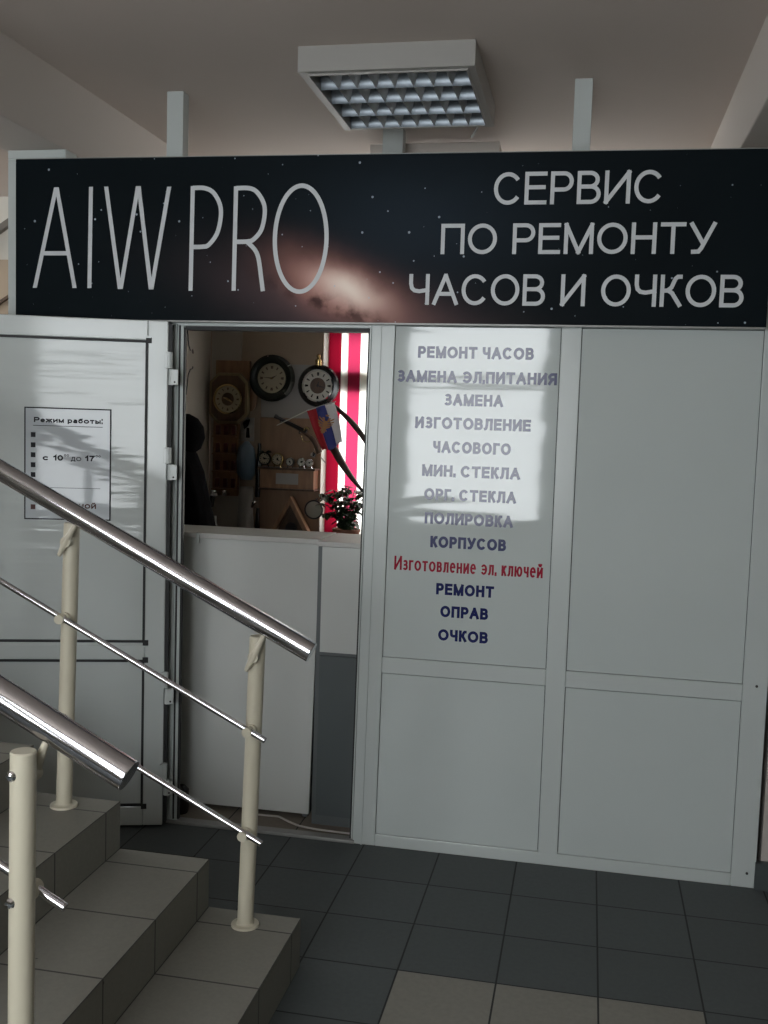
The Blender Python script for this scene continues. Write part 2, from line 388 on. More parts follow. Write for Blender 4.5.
GLYPH = {   # name: (width, strokes); strokes run inside the unit box
 'А': (.92, [[(0,0),(.49,1)], [(.51,1),(1,0)], [(.2,.34),(.8,.34)]]),
 'В': (.78, [[(0,0),(0,1)], [(.02,1),(.55,1)]+arc(.55,.765,.37,.235,90,-90)[1:]+[(.02,.53)], [(.45,.53)]+arc(.6,.265,.40,.265,90,-90)+[(.02,0)]]),
 'Г': (.66, [[(0,0),(0,1),(1,1)]]),
 'Е': (.74, [[(1,1),(0,1),(0,0),(1,0)], [(0,.53),(.93,.53)]]),
 'З': (.74, [arc(.48,.76,.44,.24,155,-90)+[(.32,.52)], arc(.48,.265,.52,.265,82,-155)]),
 'И': (.84, [[(0,1),(0,0)], [(0,0),(1,1)], [(1,1),(1,0)]]),
 'К': (.72, [[(0,0),(0,1)], [(0,.5),(.30,.51),(.52,.62),(.72,.93),(.86,1),(1,1)], [(.34,.51),(.56,.42),(1,0)]]),
 'Л': (.82, [[(0,0),(.10,.03),(.19,.16),(.25,.5),(.26,1),(1,1),(1,0)]]),
 'М': (.98, [[(0,0),(0,1)], [(0,1),(.5,0)], [(.5,0),(1,1)], [(1,1),(1,0)]]),
 'Н': (.82, [[(0,0),(0,1)], [(1,0),(1,1)], [(0,.53),(1,.53)]]),
 'О': (1.0, [OV]),
 'П': (.82, [[(0,0),(0,1),(1,1),(1,0)]]),
 'Р': (.76, [[(0,0),(0,1)], [(.02,1),(.58,1)]+arc(.6,.72,.40,.28,90,-90)[1:]+[(.02,.44)]]),
 'С': (.92, [arc(.52,.5,.52,.5,36,324,26)]),
 'Т': (.82, [[(0,1),(1,1)], [(.5,1),(.5,0)]]),
 'У': (.84, [[(0,1),(.53,.30)], [(1,1),(.46,.13),(.34,.01),(.10,.0)]]),
 'Ч': (.74, [[(0,1),(0,.72),(.06,.55),(.22,.46),(.5,.43),(1,.48)], [(1,1),(1,0)]]),
 'Э': (.90, [arc(.46,.5,.54,.5,144,-144,26), [(.28,.5),(1,.5)]]),
 'Я': (.80, [[(1,0),(1,1)], [(.98,1),(.42,1)]+arc(.4,.73,.38,.27,90,270)[1:]+[(.98,.46)], [(.52,.46),(.34,.38),(0,0)]]),
 'ю': (1.15, [[(0,0),(0,1)], [(0,.52),(.36,.52)], ('o', [(.68+.32*math.cos(2*math.pi*i/24), .5+.5*math.sin(2*math.pi*i/24)) for i in range(24)])]),
 'е': (.84, [[(0,.54),(1,.54)], arc(.5,.5,.5,.5,4,318,22)]),
 'р': (.84, [[(0,-.38),(0,1)], OV]),
 'ж': (1.15, [[(.5,0),(.5,1)], [(0,1),(.14,.98),(.3,.55),(.7,.55),(.86,.98),(1,1)], [(0,0),(.32,.55)], [(.68,.55),(1,0)]]),
 'а': (.80, [arc(.5,.70,.46,.30,155,0)+[(.96,0)], ('o', [(.45+.45*math.cos(2*math.pi*i/24), .28+.28*math.sin(2*math.pi*i/24)) for i in range(24)])]),
 'б': (.84, [[(.95,1.42),(.4,1.32),(.08,1.0),(0,.5)], OV]),
 'ы': (1.0, [[(0,1),(0,0)], [(.02,0),(.40,0)]+arc(.40,.29,.26,.29,-90,90)[1:]+[(.02,.58)], [(1,1),(1,0)]]),
 'д': (.90, [[(.12,0),(.26,.4),(.30,1),(.86,1),(.86,0)], [(0,-.22),(0,0),(1,0),(1,-.22)]]),
 'х': (.78, [[(0,0),(1,1)], [(0,1),(1,0)]]),
 'й': (.84, [[(0,1),(0,0)], [(0,0),(1,1)], [(1,1),(1,0)], [(.25,1.42),(.38,1.28),(.62,1.28),(.75,1.42)]]),
 '0': (.62, [OV]), '1': (.36, [[(0,.74),(.6,.84),(1,1),(1,0)]]), '7': (.62, [[(0,1),(1,1),(.5,.45),(.34,0)]]),
 '.': (.16, [[(0.5,-.04),(0.5,.10)]]), ':': (.16, [[(0.5,-.04),(0.5,.12)], [(0.5,.84),(0.5,1.0)]]),
}
def text_bm(s, x0, x1, z0, z1, y, depth, wd):
    """letters of even stroke width, the capitals filling the box x0..x1, z0..z1"""
    H = z1-z0; seq = []; X = 0.0; gap = 0.12; wide = 1+0.75*max(0, wd/H-0.12)
    for ch in s:
        if ch == ' ': X += 0.42; continue
        low = ch.islower(); k = 0.74 if low else 1.0
        w_, st_ = GLYPH[ch] if ch in GLYPH else GLYPH[ch.upper()]
        w_ *= wide
        seq.append((X, w_*k, k, st_)); X += w_*k+gap
    X -= gap; sc_ = (x1-x0)/(X*H); bm = bmesh.new(); n = 0
    for gx, gw, k, sts in seq:
        xa = x0+gx*H*sc_; xb = xa+gw*H*sc_; h = H*k
        for st_ in sts:
            cl = isinstance(st_, tuple)
            pts = [(xa+wd/2+p[0]*(xb-xa-wd), z0+wd/2+p[1]*(h-wd)) for p in (st_[1] if cl else st_)]
            q = [pts[0]]
            for p in pts[1:]:
                if math.hypot(p[0]-q[-1][0], p[1]-q[-1][1]) > 1e-5: q.append(p)
            pts = q
            if not cl:                       # square ends reach the edge of the box
                for e, o_ in ((0, 1), (-1, -2)):
                    if len(pts) < 9 or abs(pts[e][0]-pts[o_][0]) < 1e-6 or abs(pts[e][1]-pts[o_][1]) < 1e-6:
                        d = Vector(pts[e])-Vector(pts[o_]); d.normalize(); pts[e] = tuple(Vector(pts[e])+d*wd*0.5)
            stroke(bm, pts, wd, y-depth-0.00008*(n % 4), y, cl); n += 1
    return bm

# ============================================================ SETTING
CZ = 2.985
bm = bmesh.new(); bx(bm, -5.7, 3.2, -5.2, 2.25, -0.12, 0.0); struct('floor', bm, FLOOR)
bm = bmesh.new(); bx(bm, -5.7, 3.2, -5.2, 2.25, CZ, CZ+0.15); struct('ceiling', bm, CEIL)
for i, (xa, xb) in enumerate(((-2.160, -1.895), (0.680, 0.955))):
    bm = bmesh.new(); bx(bm, xa, xb, -5.0, 2.05, 2.70, CZ+0.01); struct('trim_%d' % (i+1), bm, BEAM, bevel=0.006)
# rear wall of the building (behind the booth) with an opening for the booth window
WX0, WX1, WZ0, WZ1 = -1.368, 0.60, 0.98, 2.212  # right part runs on out of view, widened as interior fill
bm = bmesh.new()
KX0, KX1, KZ0, KZ1 = -1.90, 0.60, 2.66, 2.94            # unseen opening made up for the rear ceiling fill, above the booth roof
bx(bm, -2.10, WX0, 2.05, 2.25, 0, KZ0); bx(bm, WX1, 0.88, 2.05, 2.25, 0, KZ0)
bx(bm, WX0, WX1, 2.05, 2.25, 0, WZ0); bx(bm, WX0, WX1, 2.05, 2.25, WZ1, KZ0)
bx(bm, -2.10, KX0, 2.05, 2.25, KZ0, CZ); bx(bm, KX1, 0.88, 2.05, 2.25, KZ0, CZ); bx(bm, KX0, KX1, 2.05, 2.25, KZ1, CZ)
struct('wall_rear', bm, INWALL)
bm = bmesh.new(); bx(bm, -5.6, -2.10, 2.05, 2.25, 2.60, CZ+0.0); bx(bm, 0.88, 3.2, 2.05, 2.25, 2.60, CZ); struct('wall_rear_hall', bm, CREAM)
bm = bmesh.new(); bx(bm, -5.6, -2.10, 2.04, 2.25, 0, 2.60); bx(bm, 0.88, 3.2, 2.04, 2.25, 0, 2.60); struct('wall_rear_dado', bm, BROWN)
# left wall with the stairwell window
bm = bmesh.new()
bx(bm, -5.7, -5.5, -5.2, 0.2, 0, CZ); bx(bm, -5.7, -5.5, 1.6, 2.25, 0, CZ); bx(bm, -5.7, -5.5, 0.2, 1.6, 0, 1.3); bx(bm, -5.7, -5.5, 0.2, 1.6, 2.9, CZ)
struct('wall_left', bm, CREAM)
bm = bmesh.new(); bx(bm, 3.0, 3.2, -5.2, 2.25, 0, CZ); struct('wall_right', bm, CREAM)
# wall behind the viewer with two tall windows
bm = bmesh.new()
bx(bm, -5.5, -2.72, -5.2, -5.0, 0, CZ); bx(bm, -1.78, -1.45, -5.2, -5.0, 0, CZ); bx(bm, -0.15, 3.0, -5.2, -5.0, 0, CZ)
for xa, xb in ((-2.72, -1.78), (-1.45, -0.15)): bx(bm, xa, xb, -5.2, -5.0, 0, 0.80); bx(bm, xa, xb, -5.2, -5.0, 2.62, CZ)
struct('wall_front', bm, CREAM)
def window_frame(name, x0, x1, z0, z1, ya, yb, mull, trans):
    bm = bmesh.new(); t = 0.06 if z1-z0 > 0.5 else 0.02
    bx(bm, x0, x0+t, ya, yb, z0, z1); bx(bm, x1-t, x1, ya, yb, z0, z1); bx(bm, x0+t, x1-t, ya, yb, z0, z0+t); bx(bm, x0+t, x1-t, ya, yb, z1-t, z1)
    for m_ in mull: bx(bm, m_-0.035, m_+0.035, ya, yb, z0+t, z1-t)
    for z in trans:
        xs = [x0+t] + [v for m_ in mull for v in (m_-0.035, m_+0.035)] + [x1-t]
        for a, b in zip(xs[::2], xs[1::2]): bx(bm, a, b, ya, yb, z-0.03, z+0.03)
    struct(name, bm, PVC)
window_frame('window_1', -1.45, -0.15, 0.80, 2.62, -5.10, -5.03, [], [2.05])
window_frame('window_2', -2.72, -1.78, 0.80, 2.62, -5.10, -5.03, [], [2.05])
# right-hand pier beside the booth, with a dark skirting tile
bm = bmesh.new(); bx(bm, 0.885, 1.6, 0.02, 2.04, 0, CZ); struct('wall_pier', bm, PIERM)
bm = bmesh.new(); bx(bm, 0.862, 1.6, -0.012, 0.019, 0, 0.100); struct('baseboard_right', bm, BASEM)

# stairs (one solid flight, eight steps then a landing)
RISE, TREAD, SX, SYB, SYF = 0.1525, 0.2965, -0.599, -0.943, -2.45
poly = [(SX, 0.0)]
for i in range(9):
    x = SX - TREAD*i
    if i: poly.append((x, RISE*i))
    poly.append((x, RISE*(i+1)))
poly += [(-5.49, RISE*9), (-5.49, 0.0)]
bm = bmesh.new()
a = [bm.verts.new((p[0], SYB, p[1])) for p in poly]; b = [bm.verts.new((p[0], SYF, p[1])) for p in poly]
bm.faces.new(a); bm.faces.new(b[::-1])
for i in range(len(poly)):
    j = (i+1) % len(poly); bm.faces.new((a[i], b[i], b[j], a[j]))
st = struct('staircase', bm, STAIR)

# window_3: the booth's own window with frame
bm = bmesh.new(); t = 0.05
bx(bm, WX0, WX0+t, 2.11, 2.17, WZ0, WZ1); bx(bm, WX1-t, WX1, 2.11, 2.17, WZ0, WZ1)
bx(bm, WX0+t, WX1-t, 2.11, 2.17, WZ0, WZ0+t); bx(bm, WX0+t, WX1-t, 2.11, 2.17, WZ1-t, WZ1)
bx(bm, WX0+t, WX1-t, 2.085, 2.17, 1.835, 1.96)
struct('window_3', bm, PVC)
window_frame('added_light_opening', KX0, KX1, KZ0, KZ1, 2.06, 2.10, [-0.65], [])  # frame of the made-up opening holding the rear ceiling fill

# ============================================================ BOOTH PARTITION
PZ = 2.030
part = thing('booth_partition', 'white plastic framed partition wall of the repair booth under the dark sign', 'partition', (-0.6, 0.0, 0.0))
def lean(bm):
    # the doorway's right jamb leans a few millimetres
    for v in bm.verts:
        wgt = 1.0 if v.co.x < -0.55 else max(0.0, (0.0-v.co.x)/0.55)
        if v.co.x < -0.70: wgt = 0.0
        v.co.x += 0.0085*(v.co.z-1.0)*wgt
    return bm
def frame_bm():
    bm = bmesh.new(); yb = 0.06
    def f(x0, x1, z0, z1, y0=0.0): bx(bm, x0, x1, y0, yb, z0, z1)
    f(-0.645, -0.554, 0.0, 2.06); f(0.0734, 0.1471, 0.045, 2.06); f(0.780, 0.866, 0.0, 2.64)
    f(-0.554, 0.0734, 0.695, 0.758); f(0.1471, 0.780, 0.695, 0.758)
    f(-0.554, 0.780, 0.0, 0.048)
    f(-0.554, 0.0734, 2.030, 2.06); f(0.1471, 0.780, 2.030, 2.06)
    f(-1.475, -0.645, 2.018, 2.06)                      # door head
    bx(bm, -1.475, -1.392, 0.0, 0.018, 0.0, 2.018)                       # hinge jamb
    f(-2.135, -2.092, 0.0, 2.655, -0.03); f(-2.092, -2.075, 0.0, 2.03); f(-2.075, -1.475, 0.0, 0.05); f(-2.075, -1.475, 2.0, 2.06)
    f(-2.092, 0.780, 2.60, 2.64, 0.0)
    return lean(bm)
obj('frame', frame_bm(), PVC, part, bevel=0.003)
bm = bmesh.new()                                        # rebate mouldings round the doorway
bx(bm, -1.462, -1.452, -0.006, 0.0, 0.02, 2.04); bx(bm, -1.425, -1.418, -0.006, 0.0, 0.02, 2.025)
bx(bm, -0.612, -0.606, -0.004, 0.0, 0.0, 2.03)
bx(bm, -0.650, -0.645, -0.006, 0.06, 0.02, 2.018)
obj('moulding', lean(bm), PVC, part)
bm = bmesh.new()
bx(bm, -1.392, -1.385, 0.0, 0.016, 0.02, 2.012); bx(bm, -0.657, -0.650, 0.0, 0.055, 0.02, 2.012); bx(bm, -1.385, -0.657, 0.0, 0.055, 2.004, 2.018)
bx(bm, -1.410, -1.404, -0.004, 0.0, 0.02, 2.02)
obj('gasket', lean(bm), GASK, part, label='black rubber seal round the doorway')
bm = bmesh.new(); bx(bm, -1.475, -0.645, -0.008, 0.04, 0.0, 0.014); obj('threshold', bm, mat('threshold_aluminium', (0.30, 0.30, 0.29), 0.5, metal=0.3), part, bevel=0.003)
def sheet(x0, x1, z0, z1, label):
    g = 0.0022
    bm = bmesh.new(); bx(bm, x0+g, x1-g, 0.004, 0.028, z0+g, z1-g)
    p = obj('panel', lean(bm), PANEL, part, label=label)
    bm = bmesh.new(); bx(bm, x0, x1, 0.012, 0.03, z0, z1); bmesh.ops.translate(bm, verts=bm.verts, vec=(0, 0.012, 0))
    obj('seal', lean(bm), GASK, part, label='thin black seal behind the panel edge'); return p
pn = sheet(-0.554, 0.0734, 0.758, 2.030, 'tall white panel carrying the list of repair services')
sheet(0.1471, 0.780, 0.758, 2.030, 'tall blank white panel on the right')
sheet(-0.554, 0.0734, 0.048, 0.695, 'low white panel below the list of services')
sheet(0.1471, 0.780, 0.048, 0.695, 'low white panel at the right end')
sheet(-2.075, -1.475, 0.05, 2.0, 'white panel hidden behind the open door')
LINES = [('РЕМОНТ ЧАСОВ', -0.456, -0.023, 1.933), ('ЗАМЕНА ЭЛ.ПИТАНИЯ', -0.533, 0.065, 1.842), ('ЗАМЕНА', -0.35, -0.129, 1.757), ('ИЗГОТОВЛЕНИЕ', -0.458, -0.023, 1.669), ('ЧАСОВОГО', -0.386, -0.093, 1.579), ('МИН. СТЕКЛА', -0.425, -0.055, 1.489), ('ОРГ. СТЕКЛА', -0.414, -0.066, 1.399), ('ПОЛИРОВКА', -0.409, -0.074, 1.308), ('КОРПУСОВ', -0.384, -0.096, 1.218), ('Изготовление эл. ключей', -0.521, 0.045, 1.129), ('РЕМОНТ', -0.355, -0.134, 1.038), ('ОПРАВ', -0.336, -0.153, 0.952), ('ОЧКОВ', -0.341, -0.15, 0.861)]
for tx, xa, xb, zc in LINES:
    red = tx[1].islower(); h = 0.054 if red else 0.044
    obj('lettering', text_bm(tx, xa, xb, zc-h/2, zc+h/2, 0.004, 0.0008, 0.0078 if red else 0.0105), REDTXT if red else BLUETXT, pn,
        label='red line of smaller lettering' if red else 'dark blue capital lettering')
for x, z in ((0.835, 0.055), (0.828, 0.755), (-2.105, 2.56)):
    bm = bmesh.new(); lathe(bm, [(0.005, 0), (0.005, 0.003), (0.002, 0.004)], (x, 0.0 if x > 0 else -0.02, z), 'Y', 10); obj('screw', bm, GUN, part)
# booth roof sheet and side walls
bm = bmesh.new(); bx(bm, -2.10, 0.86, 0.06, 2.0, 2.56, 2.60); obj('roof_sheet', bm, WHITELAM, part)
bm = bmesh.new(); bx(bm, -2.10, -2.055, 0.06, 2.03, 0.0, 2.56); obj('side_wall', bm, INWALL2, part)
bm = bmesh.new(); bx(bm, 0.82, 0.86, 0.06, 2.03, 0.0, 2.56); obj('side_wall', bm, INWALL2, part)
bm = bmesh.new(); bx(bm, -2.135, -1.885, -0.03, 0.06, 2.664, 2.698); bx(bm, -2.135, -2.092, -0.03, 0.06, 2.655, 2.664); obj('cap_profile', bm, PVC, part, bevel=0.003)

# sign
sg = thing('shop_sign', 'long dark starry banner sign with pale lettering above the booth', 'sign', (-2.088, -0.02, 2.035))
bm = bmesh.new(); prism(bm, [(-2.088, 2.035), (0.776, 2.035), (0.776, 2.641), (-2.088, 2.657)], -0.05, -0.02); obj('banner', bm, BANNER, sg)
bm = bmesh.new(); prism(bm, [(-2.088, 2.657), (0.776, 2.641), (0.776, 2.645), (-2.088, 2.661)], -0.046, -0.021); bx(bm, -2.088, 0.776, -0.046, -0.021, 2.0295, 2.035); obj('edge_strip', bm, mat('dull_aluminium', (0.30, 0.30, 0.29), 0.5, metal=0.5), sg)
YF0, YF1 = -0.0512, -0.050
def letter(lines, wd, closed=False, labels='tall thin condensed letter'):
    bm = bmesh.new()
    for i, l in enumerate(lines):
        if len(l) == 2 and abs(l[0][1]-l[1][1]) > 0.1:      # straight leg with level ends
            (xa, za), (xb, zb_) = l; w_ = wd/2*math.hypot(xa-xb, za-zb_)/abs(za-zb_)
            prism(bm, [(xa-w_, za), (xb-w_, zb_), (xb+w_, zb_), (xa+w_, za)], YF0-0.0003*i, YF1)
        else: stroke(bm, l, wd, YF0-0.0003*i, YF1, closed)
    obj('lettering', bm, GREYTXT, sg, label=labels)
def smooth_path(pts, n=10):
    out = []
    for i in range(len(pts)-1):
        p0 = Vector(pts[max(i-1, 0)]); p1 = Vector(pts[i]); p2 = Vector(pts[i+1]); p3 = Vector(pts[min(i+2, len(pts)-1)])
        for k in range(n):
            t = k/n; out.append(0.5*((2*p1)+(-p0+p2)*t+(2*p0-5*p1+4*p2-p3)*t*t+(-p0+3*p1-3*p2+p3)*t**3))
    out.append(Vector(pts[-1])); return out
SW = 0.0165
letter([[(-2.004, 2.156), (-1.9135, 2.546)], [(-1.9105, 2.546), (-1.832, 2.156)], [(-1.97, 2.291), (-1.862, 2.291)]], SW)
letter([[(-1.769, 2.156), (-1.765, 2.546)]], SW)
letter([[(-1.701, 2.546), (-1.640, 2.153)], [(-1.636, 2.153), (-1.568, 2.546)], [(-1.565, 2.546), (-1.510, 2.152)], [(-1.507, 2.152), (-1.439, 2.542)]], SW)
letter([[(-1.346, 2.148), (-1.343, 2.543)], smooth_path([(-1.343, 2.536), (-1.296, 2.535), (-1.26, 2.518), (-1.233, 2.475), (-1.228, 2.428), (-1.242, 2.365), (-1.275, 2.322), (-1.30, 2.315), (-1.34, 2.314)])], SW)
letter([[(-1.171, 2.149), (-1.169, 2.540)], smooth_path([(-1.168, 2.533), (-1.115, 2.532), (-1.084, 2.516), (-1.058, 2.476), (-1.053, 2.435), (-1.065, 2.378), (-1.095, 2.342), (-1.12, 2.334), (-1.168, 2.333)]), smooth_path([(-1.119, 2.331), (-1.090, 2.304), (-1.074, 2.27), (-1.062, 2.20), (-1.054, 2.148)])], SW)
letter([[(-0.910+0.101*math.cos(a_)*1.0, 2.343+0.196*math.sin(a_)) for a_ in [2*math.pi*i/64 for i in range(64)]]], SW, True)
for tx, xa, xb, za, zb in [('СЕРВИС', -0.189, 0.403, 2.461, 2.576), ('ПО РЕМОНТУ', -0.376, 0.591, 2.286, 2.395), ('ЧАСОВ И ОЧКОВ', -0.489, 0.695, 2.102, 2.214)]:
    obj('lettering', text_bm(tx, xa, xb, za, zb, -0.050, 0.0012, 0.0142), GREYTXT, sg, label='grey capital lettering of the service name')

# ============================================================ OPEN DOOR
door = thing('booth_door', 'white panelled booth door swung open to the left with an opening hours notice', 'door', (-1.44, -0.03, 0.0), R_(18))
DW = -0.80
def frame_door():
    bm = bmesh.new(); y0, y1 = -0.03, 0.03
    bx(bm, -0.078, 0.0, y0, y1, 0.012, 2.03); bx(bm, DW, DW+0.085, y0, y1, 0.012, 2.03)
    bx(bm, DW+0.085, -0.078, y0, y1, 1.953, 2.03); bx(bm, DW+0.085, -0.078, y0, y1, 0.692, 0.762); bx(bm, DW+0.085, -0.078, y0, y1, 0.012, 0.092)
    return bm
obj('frame', frame_door(), PVCD, door, local=True, bevel=0.004)
PX0, PX1 = DW+0.085, -0.078
for z0, z1, lab in ((0.762, 1.953, 'upper white door panel'), (0.092, 0.692, 'lower white door panel')):
    bm = bmesh.new(); bx(bm, PX0+0.009, PX1-0.009, -0.022, 0.022, z0+0.009, z1-0.009); obj('panel', bm, DOORP, door, local=True, label=lab)
    bm = bmesh.new(); y0, y1 = -0.0312, 0.02
    bx(bm, PX0, PX0+0.009, y0, y1, z0, z1); bx(bm, PX1-0.009, PX1, y0, y1, z0, z1); bx(bm, PX0+0.009, PX1-0.009, y0, y1, z0, z0+0.009); bx(bm, PX0+0.009, PX1-0.009, y0, y1, z1-0.009, z1)
    e = 0.011
    for cx, cz in ((PX1+0.004, z1+0.0), (PX1+0.004, z0), (PX0-0.004, z1), (PX0-0.004, z0)): bx(bm, cx-e, cx+e, -0.033, -0.0313, cz-e, cz+e)
    obj('gasket', bm, GASK, door, local=True, label='black rubber glazing seal with square corner blocks')
# inner bead lines
bm = bmesh.new()
bx(bm, PX0, PX1+0.012, -0.0335, -0.030, 1.962, 1.972); bx(bm, PX0, PX1+0.012, -0.0335, -0.030, 0.744, 0.750)
obj('bead', bm, PVCD, door, local=True)
# hinges: fixed knuckle and leaf on the door
for zc in (1.845, 1.475, 0.58, 0.206):
    bm = bmesh.new(); tube(bm, [(0.006, -0.040, zc+0.002), (0.006, -0.040, zc+0.066)], 0.012, 12); bx(bm, -0.012, 0.008, -0.050, -0.028, zc+0.004, zc+0.062)
    h = obj('hinge', bm, PVCD, door, local=True, bevel=0.001)
    bm = bmesh.new(); tube(bm, [(0.016, -0.044, zc-0.062), (0.016, -0.044, zc)], 0.013, 12); bx(bm, 0.012, 0.040, -0.056, -0.034, zc-0.060, zc-0.002)
    obj('knuckle', bm, PVCD, h, local=True, bevel=0.001)
    bm = bmesh.new(); lathe(bm, [(0.004, 0), (0.004, 0.003)], (0.028, -0.0560, zc-0.05), 'Y', 8); obj('screw', bm, GUN, h, local=True)
bm = bmesh.new(); bx(bm, 0.0, 0.014, -0.024, 0.02, 0.02, 2.02); obj('gasket', bm, GASK, door, local=True, label='black strip standing in for the shaded gap along the hinge edge')  # dark strip added to draw the shade in the gap beside the hinges
# notice
NX0, NX1, NZ0, NZ1 = -0.543, -0.215, 1.246, 1.682
bm = bmesh.new(); bx(bm, NX0, NX1, -0.0245, -0.0221, NZ0, NZ1); nt_ = obj('notice', bm, PAPER, door, local=True, label='laminated opening hours notice with a black border')
ny = -0.0246
bm = bmesh.new(); b_ = 0.005
bx(bm, NX0, NX0+b_, ny-0.0006, ny, NZ0, NZ1); bx(bm, NX1-b_, NX1, ny-0.0006, ny, NZ0, NZ1); bx(bm, NX0+b_, NX1-b_, ny-0.0006, ny, NZ0, NZ0+b_); bx(bm, NX0+b_, NX1-b_, ny-0.0006, ny, NZ1-b_, NZ1)
obj('border', bm, BLACKTXT, nt_, local=True)
def nx(f): return NX0+(NX1-NX0)*f
def nz(f): return NZ1-(NZ1-NZ0)*f
for tx, fa, fb, ft, fb2, sw in (('Режим работы:', 0.11, 0.90, 0.088, 0.134, 0.0048), ('с 10', 0.21, 0.445, 0.420, 0.470, 0.0056), ('до', 0.535, 0.655, 0.420, 0.470, 0.0030), ('17', 0.70, 0.81, 0.418, 0.468, 0.0056), ('00', 0.455, 0.515, 0.412, 0.432, 0.0022), ('00', 0.82, 0.88, 0.412, 0.432, 0.0022)):
    obj('lettering', text_bm(tx, nx(fa), nx(fb), nz(fb2), nz(ft), ny, 0.0006, sw), BLACKTXT, nt_, local=True)
obj('lettering', text_bm('выходной', nx(0.28), nx(0.83), nz(0.895), nz(0.838), ny, 0.0006, 0.0048), BRNTXT, nt_, local=True)
bm = bmesh.new(); bx(bm, nx(0.10), nx(0.90), ny-0.0006, ny, nz(0.165), nz(0.160)); bx(bm, nx(0.28), nx(0.88), ny-0.0006, ny, nz(0.715), nz(0.711)); obj('rule', bm, BLACKTXT, nt_, local=True)
for i, f in enumerate((0.245, 0.335, 0.423, 0.512, 0.60, 0.80, 0.887)):
    bm = bmesh.new(); c_ = nz(f); x_ = nx(0.075+0.004*(0)); bx(bm, x_, x_+0.0175, ny-0.0006, ny, c_-0.0095, c_+0.0095); obj('square', bm, BLACKTXT if i < 5 else BRNTXT, nt_, local=True)
# door handle on the far stile
bm = bmesh.new(); bx(bm, DW+0.025, DW+0.055, -0.042, -0.03, 0.93, 1.15); tube(bm, [(DW+0.04, -0.04, 1.06), (DW+0.04, -0.085, 1.06), (DW+0.16, -0.085, 1.06)], 0.009, 10)
obj('handle', bm, PVC, door, local=True)

# ============================================================ RAILINGS
def cyl_y(bm, x, z, ya, yb, r, n=18): tube(bm, [(x, ya, z), (x, yb, z)], r, n)
def railing(name, label, posts, py, rail_pts, rail_y, rods, inner, pr, topz):
    """posts: x, base z; inner=-1 rods on the viewer's side, +1 on the far side"""
    t_ = thing(name, label, 'railing', (posts[0][0], py, 0.0))
    sl = (rail_pts[1][1]-rail_pts[0][1])/(rail_pts[1][0]-rail_pts[0][0])
    rz = lambda x: rail_pts[0][1]+sl*(x-rail_pts[0][0])
    ang = Vector((-1, 0, -sl)).normalized()
    for bx_, bz, tz, px in posts:
        bm = bmesh.new(); lathe(bm, [(pr, 0.0), (pr, tz-bz-0.003), (pr-0.002, tz-bz), (0.001, tz-bz)], (px, py, bz), 'Z', 28)
        for v in bm.verts: v.co.x += (bx_-px)*(1-(v.co.z-bz)/(tz-bz))
        p = obj('post', bm, POSTM, t_)
        bm = bmesh.new(); lathe(bm, [(pr+0.001, 0.010), (pr+0.004, 0.007), (pr+0.017, 0.006), (pr+0.018, 0.0), (pr-0.01, 0.0)], (bx_, py, bz), 'Z', 28); obj('base_flange', bm, POSTM, p)
        # swivel bracket to the handrail
        zb = tz-0.055; yo = py+inner*(pr+0.004)
        bm = bmesh.new(); cyl_y(bm, px, zb, py+inner*(pr-0.004), yo+inner*0.016, 0.016)
        d = Vector((0.028, 0, rz(px+0.012)-0.030-zb)); a_ = Vector((px, yo+inner*0.010, zb))
        top = Vector((px+0.030, rail_y, rz(px+0.030)-0.030))
        tube(bm, [a_-Vector((0.022, 0, 0.042)), a_, top], [0.0055, 0.012, 0.0065], 10)
        obj('rail_bracket', bm, POSTM, p)
        if inner > 0:
            bm = bmesh.new(); lathe(bm, [(0.0105, 0.0), (0.0105, 0.002), (0.007, 0.006), (0.002, 0.007)], (px-0.011, py-pr+0.0015, zb+0.012), 'Y', 16); obj('bolt_head', bm, CHROME, p)
        for rd in rods:
            ptop = px; z = rd[1]+sl*(px-rd[0]); px = bx_+(px-bx_)*(z-bz)/(tz-bz)
            bm = bmesh.new(); cyl_y(bm, px, z, py+inner*(pr-0.004), py+inner*(pr+0.010), 0.017)
            cyl_y(bm, px-0.003, z+0.0, py+inner*(pr+0.008), py+inner*(pr+0.036), 0.0145)
            obj('rod_clamp', bm, POSTM, p)
            if inner > 0:
                bm = bmesh.new(); lathe(bm, [(0.0105, 0.0), (0.0105, 0.002), (0.007, 0.006), (0.002, 0.007)], (px-0.011, py-pr+0.0015, z), 'Y', 16); obj('bolt_head', bm, CHROME, p)
            px = ptop
    def bar(n_, x0, z0, x1, y, r):
        bm = bmesh.new(); a = Vector((x0, y, z0)); b = Vector((x1, y, z0+sl*(x1-x0))); u = (b-a).normalized()
        tube(bm, [a, a+u*0.001, a+u*0.004, a+u*0.5, b], [r-0.0006, r, r, r, r], 36); return obj(n_, bm, STEEL, t_)
    bar('handrail', rail_pts[0][0], rail_pts[0][1], -3.2, rail_y, rail_pts[2])
    for xr, zr in rods: bar('rod', xr, zr, -3.2, py+inner*(pr+0.022), 0.0092)
    return t_
def zst(i): return RISE*i
postsA = [(-0.749, zst(1), 1.032, -0.728), (-1.340, zst(3), 1.335, -1.318), (-1.938, zst(5), 1.64, -1.915), (-2.531, zst(7), 1.945, -2.510)]
railing('stair_railing', 'far stair railing with cream posts and steel handrail, in front of the open door', postsA, -1.023, [(-0.555, 1.003), (-1.525, 1.481), 0.030], -1.058,
        [(-0.684, 0.737), (-0.688, 0.428)], -1, 0.024, None)
postsC = [(-0.836, zst(1), 1.022, -0.829), (-1.422, zst(3), 1.327, -1.415), (-2.015, zst(5), 1.632, -2.01), (-2.608, zst(7), 1.937, -2.60)]
